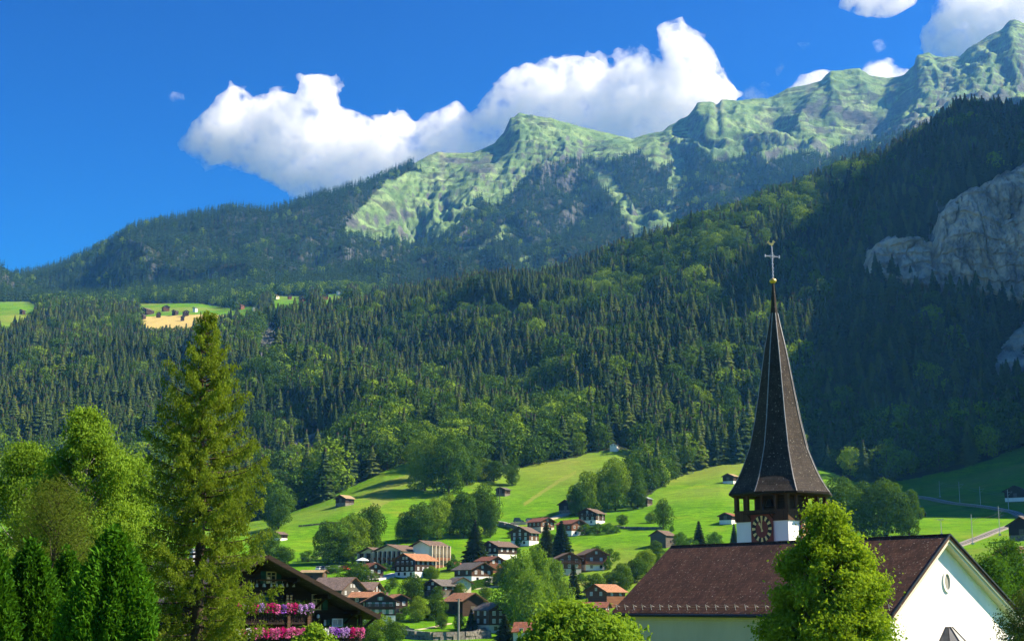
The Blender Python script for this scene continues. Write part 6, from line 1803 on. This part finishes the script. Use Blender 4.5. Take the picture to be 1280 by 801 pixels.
# ---------------------------------------------------------------- roads, paths, railway (draped ribbons)
def ribbon(name, pts, w, lift, mat, kind='structure', label=None, cat=None, step=3.0, thick=0.0):
    P = [hit(*p) for p in pts]
    # resample
    Q = [P[0]]
    for a, b in zip(P[:-1], P[1:]):
        n = max(1, int((b - a).length / step))
        for i in range(1, n + 1): Q.append(a.lerp(b, i / n))
    Q = [Vector(q) for q in Q]
    for _ in range(3): Q = [Q[0]] + [(Q[i - 1] + Q[i] * 2 + Q[i + 1]) / 4 for i in range(1, len(Q) - 1)] + [Q[-1]]
    V = []; F = []
    for i, q in enumerate(Q):
        d = (Q[min(i + 1, len(Q) - 1)] - Q[max(0, i - 1)]); d.z = 0; d.normalize(); s = Vector((-d.y, d.x, 0))
        row = []
        for k in (-0.5, -0.17, 0.17, 0.5):
            p = q + s * w * k; row.append(p)
        zc = max(Hs(p.x, p.y) for p in row) + lift
        for p in row: V.append((p.x, p.y, zc))
        for k in (0, 3): V.append((row[k].x, row[k].y, zc - 1.5))
    for i in range(len(Q) - 1):
        a = i * 6; b = a + 6
        F += [(a, a + 1, b + 1, b), (a + 1, a + 2, b + 2, b + 1), (a + 2, a + 3, b + 3, b + 2), (a + 4, a, b, b + 4), (a + 3, a + 5, b + 5, b + 3)]
    mb = MB(); mb.add(V, F); o = mb.build(name, mat)
    return tag(o, label, cat, None, kind), Q
M_ASPH = simple('worn_asphalt', (0.16, 0.16, 0.17), 0.9, 0.1, 0.2, 0.6)
M_PATH = simple('gravel_path', (0.42, 0.37, 0.26), 0.95, 0.05, 0.25, 0.8)
M_CONC = simple('concrete', (0.42, 0.41, 0.38), 0.85, 0.1, 0.2, 1.0)
ribbon('road', [(603, 651), (620, 652), (640, 657), (655, 664), (668, 668)], 4.2, 0.25, simple('pale_road', (0.36, 0.36, 0.36), .9, .1, .15, .5))
ribbon('path', [(640, 655), (665, 654), (690, 648), (712, 641)], 5.5, 0.12, M_PATH)
ribbon('path', [(466, 725), (480, 722), (497, 717)], 5.0, 0.12, simple('pale_gravel', (0.55, 0.53, 0.48), .9))
ribbon('path', [(520, 787), (545, 783), (562, 779)], 1.6, 0.08, M_PATH)
rd, RQ = ribbon('road', [(458, 783), (480, 785), (500, 789), (530, 794), (560, 797)], 4.6, 0.35, M_CONC)
ribbon('path', [(570, 739), (610, 734), (640, 731)], 1.8, 0.1, M_PATH)

def fence(Q, name, label, hgt_=1.1, sp=2.5, mat=M_CONC, rails=(0.5, 1.0), off=0.0, w=0.1):
    t = thing(name, label, 'fence', Q[0])
    L = 0; last = -9
    pts = []
    for i in range(len(Q)):
        if i: L += (Q[i] - Q[i - 1]).length
        if L - last >= sp:
            last = L; p = Q[i].copy(); d = Q[min(i + 1, len(Q) - 1)] - Q[max(i - 1, 0)]; d.z = 0; d.normalize(); p += Vector((d.y, -d.x, 0)) * off; p.z = Hs(p.x, p.y) + 0.1
            pts.append(p - Q[0])
    for p in pts:
        mb = MB(); mb.box((p.x, p.y, p.z + hgt_ / 2), (w, w, hgt_)); mb.build('post', mat, t)
    mb = MB()
    for a, b in zip(pts[:-1], pts[1:]):
        for r_ in rails: mb.bar(a + Vector((0, 0, r_)), b + Vector((0, 0, r_)), w * 0.7, w * 0.7)
    mb.build('rail', mat, t)
    return t
fence(RQ, 'fence', 'pale railing along the road below the green shuttered chalet', 1.2, 3.0, M_WCASING, (0.6, 1.15), 2.4, 0.10)
def line(pts, step=2.5):
    P = [hit(*p) for p in pts]; Q = [P[0]]
    for a, b in zip(P[:-1], P[1:]):
        n = max(1, int((b - a).length / step))
        for i in range(1, n + 1): Q.append(a.lerp(b, i / n))
    return Q
fence(line([(372, 702), (392, 698), (412, 695)]), 'fence', 'wooden fence crossing the foot of the left meadow', 1.2, 3, M_GWOOD, (0.5, 1.0), 0, 0.14)
fence(line([(610, 733), (625, 734), (642, 732)]), 'fence', 'garden fence below the veranda of the long grey roof', 1.1, 2.5, M_GWOOD, (0.5, 1.0), 0, 0.12)
# dry stone walls crossing the meadows
def stone_wall(pts, label, h=1.1, w=0.9):
    Q = line(pts, 1.6); mb = MB(); r = np.random.default_rng(8)
    for a, b in zip(Q[:-1], Q[1:]):
        d = b - a; z_ = Hs(a.x, a.y)
        for lv in range(2):
            mb.box(((a.x + b.x) / 2 + r.normal() * .1, (a.y + b.y) / 2 + r.normal() * .1, z_ + h * (0.25 + 0.5 * lv) - 0.1), (d.xy.length * 1.04, w * (0.9 + .2 * r.random()), h * 0.55), math.atan2(d.y, d.x) + r.normal() * .06, taper=0.9)
    tag(mb.build('stone_wall', M_STONE), label, 'wall')
stone_wall([(374, 658), (395, 656), (410, 654), (427, 654)], 'dark dry stone wall crossing the left meadow', 0.8)
stone_wall([(770, 660), (785, 661), (800, 661), (828, 661)], 'low dry stone wall below the orchard trees', 1.0)
stone_wall([(495, 747), (510, 748), (524, 746)], 'low rubble wall at the edge of the bright meadow', 1.0)
stone_wall([(498, 797), (540, 800), (580, 799), (612, 797)], 'long dark retaining wall along the bottom edge', 2.0, 1.2)
stone_wall([(590, 796), (604, 790), (614, 789)], 'grey garden wall before the bottom centre chalet', 1.4)
stone_wall([(622, 657), (640, 661), (652, 666)], 'retaining wall under the bend of the mountain road', 2.0)

# railway with sleepers and two rails, climbing past the church
M_BALLAST = simple('track_ballast', (0.24, 0.22, 0.20), 0.95, 0.05, 0.3, 2)
tr_, TQ = ribbon('railway_bed', [(1192, 684), (1215, 676), (1240, 666), (1262, 658), (1290, 648)], 4.5, 0.3, M_BALLAST)
tr2, TQ2 = ribbon('railway_bed', [(1130, 617), (1165, 624), (1205, 631), (1240, 635), (1268, 640), (1300, 650)], 4.5, 0.3, M_BALLAST)
M_RAIL = simple('steel_rail', (0.45, 0.44, 0.43), 0.4, 0.5, 0.15, 2, 0.7)
M_SLEEP = simple('sleepers', (0.10, 0.08, 0.065), 0.9)
for Q, lb in ((TQ, 'near stretch of mountain railway track above the church gable'), (TQ2, 'far stretch of railway track crossing the shaded meadow')):
    t = thing('railway_track', lb, 'railway', Q[0])
    mr = MB(); ms_ = MB(); L = 0
    def zt(p): return p
    prev = None
    for i in range(len(Q) - 1):
        a, b = Q[i] - Q[0], Q[i + 1] - Q[0]; d = (b - a); d.z = 0; d.normalize(); s = Vector((-d.y, d.x, 0))
        def bed(q, o):
            p = q + o; return max(Hs(p.x + Q[0].x + s.x * k_, p.y + Q[0].y + s.y * k_) for k_ in (-2.2, 0, 2.2)) + 0.42 - Q[0].z
        for sg in (-0.55, 0.55):
            pa = a + s * sg; pb = b + s * sg; pa.z = bed(a, Vector()); pb.z = bed(b, Vector()); mr.bar(pa, pb, 0.12, 0.16)
        n_ = max(1, int((b - a).length / 1.2))
        for k_ in range(n_):
            c = a.lerp(b, k_ / n_); c.z = bed(c, Vector()) - 0.14; ms_.bar(c - s * 1.2, c + s * 1.2, 0.3, 0.14)
    mr.build('rail', M_RAIL, t); ms_.build('sleepers', M_SLEEP, t)

def mast(px_, py_, ptop, label, arm=True, mat=None, w=0.28):
    p = hit(px_, py_); h = (py_ - ptop) / F_PX * p.y
    t = thing('catenary_mast', label, 'mast', p, 0)
    mb = MB(); mb.tube([(0, 0, -0.5), (0, 0, h)], [w / 2 * 1.1, w / 2 * 0.8], 8); mb.build('pole', mat or M_CONC, t)
    if arm:
        mb = MB(); mb.bar((0, 0, h * 0.86), (1.9, -0.4, h * 0.9), 0.07); mb.bar((0, 0, h * 0.70), (1.9, -0.4, h * 0.88), 0.06); mb.build('cantilever_arm', M_CONC, t)
    mb = MB(); mb.box((0, 0, 0.2), (0.8, 0.8, 0.6)); mb.build('footing', M_CONC, t)
    return p, h
MS = []
for a in ((1175, 621, 601, 'concrete railway mast, leftmost on the shaded meadow'), (1200, 630, 602, 'railway mast second from left on the shaded meadow'), (1226, 634, 608, 'railway mast third from left on the shaded meadow'), (1261, 638, 612, 'railway mast right on the shaded meadow, before the dark barn'),
          (1216, 680, 643, 'tall sunlit railway mast beside the track above the gable'), (1250, 669, 633, 'tall sunlit railway mast where the track enters the shade')):
    MS.append(mast(*a))
mast(1177, 668, 649, 'short mast with crossbar just above the church ridge', False)
p, h = MS[4]
# contact wires
for grp, lb in ((MS[:4], 'overhead wires sagging between the masts of the shaded meadow'), (MS[4:], 'overhead wires between the two sunlit masts')):
    mb = MB()
    for (p1, h1), (p2, h2) in zip(grp[:-1], grp[1:]):
        for fr_ in (0.9, 0.72):
            a = p1 + Vector((1.7, -0.4, h1 * fr_)); b = p2 + Vector((1.7, -0.4, h2 * fr_))
            pts = [a.lerp(b, i / 8) - Vector((0, 0, 1.2 * math.sin(math.pi * i / 8) * (1 if fr_ > .8 else .3))) for i in range(9)]
            mb.tube(pts, 0.035, 4)
    tag(mb.build('overhead_wire', M_BLACKMETAL), lb, 'wire')
mb = MB()
p = hit(1177, 668); hh_ = 19 / F_PX * p.y
mb.box((p.x, p.y, p.z + hh_ - 0.2), (2.4, 0.3, 0.3)); tag(mb.build('signal_crossbar', M_CONC), 'small grey crossbar on top of the short mast', 'crossbar')
# concrete pole in front of the orange roofed barn, and the timber twin pole on the meadow
p = hit(573, 800); h = 50 / F_PX * p.y
t = thing('utility_pole', 'grey concrete pole rising before the orange roofed barn', 'pole', p)
mb = MB(); mb.tube([(0, 0, -0.5), (0, 0, h)], [0.30, 0.22], 10); mb.build('pole', simple('weathered_pole', (0.2, 0.2, 0.19), .9), t)
mb = MB(); mb.box((0, 0, h - 0.2), (1.4, 0.14, 0.14)); mb.build('crossarm', M_BLACKMETAL, t)
p = hit(623, 634); h = 26 / F_PX * p.y
t = thing('utility_pole', 'timber twin pole standing on the middle meadow before its barn', 'pole', p)
for s_ in (-0.6, 0.6):
    mb = MB(); mb.tube([(s_, 0, -0.5), (s_ * 0.9, 0, h)], [0.18, 0.13], 6); mb.build('leg', M_GWOOD, t)
mb = MB(); mb.box((0, 0, h - 0.8), (2.6, 0.2, 0.2)); mb.build('crossarm', M_GWOOD, t)

# ---------------------------------------------------------------- cars
def car(px_, py_, rz, col, label, group=None, van=False):
    p = hit(px_, py_); t = thing('parked_car', label, 'car', p + Vector((0, 0, 0.15)), R(rz), group)
    m = simple('car_paint', col, 0.25, 0.6, 0.03, 1, 0.2)
    L, W_, H_ = (4.3, 1.75, 1.45) if not van else (4.9, 1.9, 2.0)
    mb = MB(); pr = [(-L / 2, 0.3), (L / 2, 0.3), (L / 2, 0.7), (L / 2 - 0.15, 0.82), (L * 0.24, 0.92), (-L * 0.46, 0.95), (-L / 2, 0.8)]
    mb.prism([(a, -W_ / 2, b) for a, b in pr], W_, (0, 1, 0)); bd = mb.build('body', m, t)
    mb = MB(); pr = [(L * 0.25, 0.9), (L * 0.08, H_), (-L * 0.36, H_), (-L * 0.46, 0.93)]
    mb.prism([(a, -W_ / 2 * .86, b) for a, b in pr], W_ * .86, (0, 1, 0)); mb.build('cabin_glass', M_PANE, t)
    mb = MB(); mb.prism([(L * 0.06, -W_ * .44, H_), (L * 0.05, -W_ * .44, H_ + 0.06), (-L * 0.35, -W_ * .44, H_ + 0.06), (-L * 0.37, -W_ * .44, H_)], W_ * .88, (0, 1, 0))
    for a in (0.17, -0.14, -0.41): 
        for s_ in (-1, 1): mb.box((L * a, s_ * W_ * .435, (H_ + 0.93) / 2), (0.08, 0.04, H_ - 0.93))
    mb.build('car_roof', m, t)
    for a in (-0.32, 0.31):
        for s_ in (-1, 1):
            mb = MB(); P = []
            mb.tube([(L * a, s_ * (W_ / 2 - 0.2), 0.32), (L * a, s_ * (W_ / 2 + 0.02), 0.32)], 0.32, 12); w_ = mb.build('wheel', M_BLACKPAINT, t)
            mb = MB(); mb.tube([(L * a, s_ * (W_ / 2 + 0.02), 0.32), (L * a, s_ * (W_ / 2 + 0.03), 0.32)], 0.19, 10); mb.build('rim', M_ZINC, w_)
    for s_ in (-1, 1):
        mb = MB(); mb.box((L / 2 + 0.005, s_ * W_ * .36, 0.66), (0.03, 0.3, 0.14)); mb.build('headlight', M_WCASING, t)
cc = [((0.5, 0.52, 0.55), 'silver'), ((0.05, 0.07, 0.12), 'dark blue'), ((0.7, 0.7, 0.7), 'white'), ((0.2, 0.22, 0.24), 'grey'), ((0.6, 0.62, 0.65), 'pale silver'), ((0.45, 0.04, 0.03), 'red')]
CL_ = ['leftmost', 'second', 'third', 'fourth', 'fifth', 'rightmost']
for i, px_ in enumerate((401, 407, 413, 419, 425, 431)):
    car(px_, 713.5 - 0.1 * i, 60, cc[i][0], cc[i][1] + ' car parked ' + CL_[i] + ' in the row below the tree clump', 'cars parked below the tree clump')
car(507, 790, 20, (0.02, 0.03, 0.05), 'dark car parked beside the road above the retaining wall')
car(648, 653, 5, (0.02, 0.05, 0.045), 'dark green van parked at the start of the gravel track', van=True)
car(663, 652, 20, (0.10, 0.12, 0.14), 'grey car parked behind the dark green van')
car(604, 650, 10, (0.65, 0.68, 0.66), 'white car on the bend of the mountain road')
# ================================================================ HAZE
def haze():
    mb = MB()
    mb.box((500, 3050, 860), (15000, 6300 + 3500, 1920))
    # from a metre below the lowest ground to just above the highest summit
    m, nt, out = newmat('haze')
    v = nt.nodes.new('ShaderNodeVolumePrincipled')
    v.inputs['Color'].default_value = (0.10, 0.37, 0.90, 1)
    v.inputs['Absorption Color'].default_value = (1, 1, 1, 1)
    v.inputs['Density'].default_value = 0.00006
    v.inputs['Anisotropy'].default_value = 0.35
    nt.links.new(v.outputs[0], out.inputs['Volume'])
    o = mb.build('haze', m); tag(o, kind='stuff')
haze()
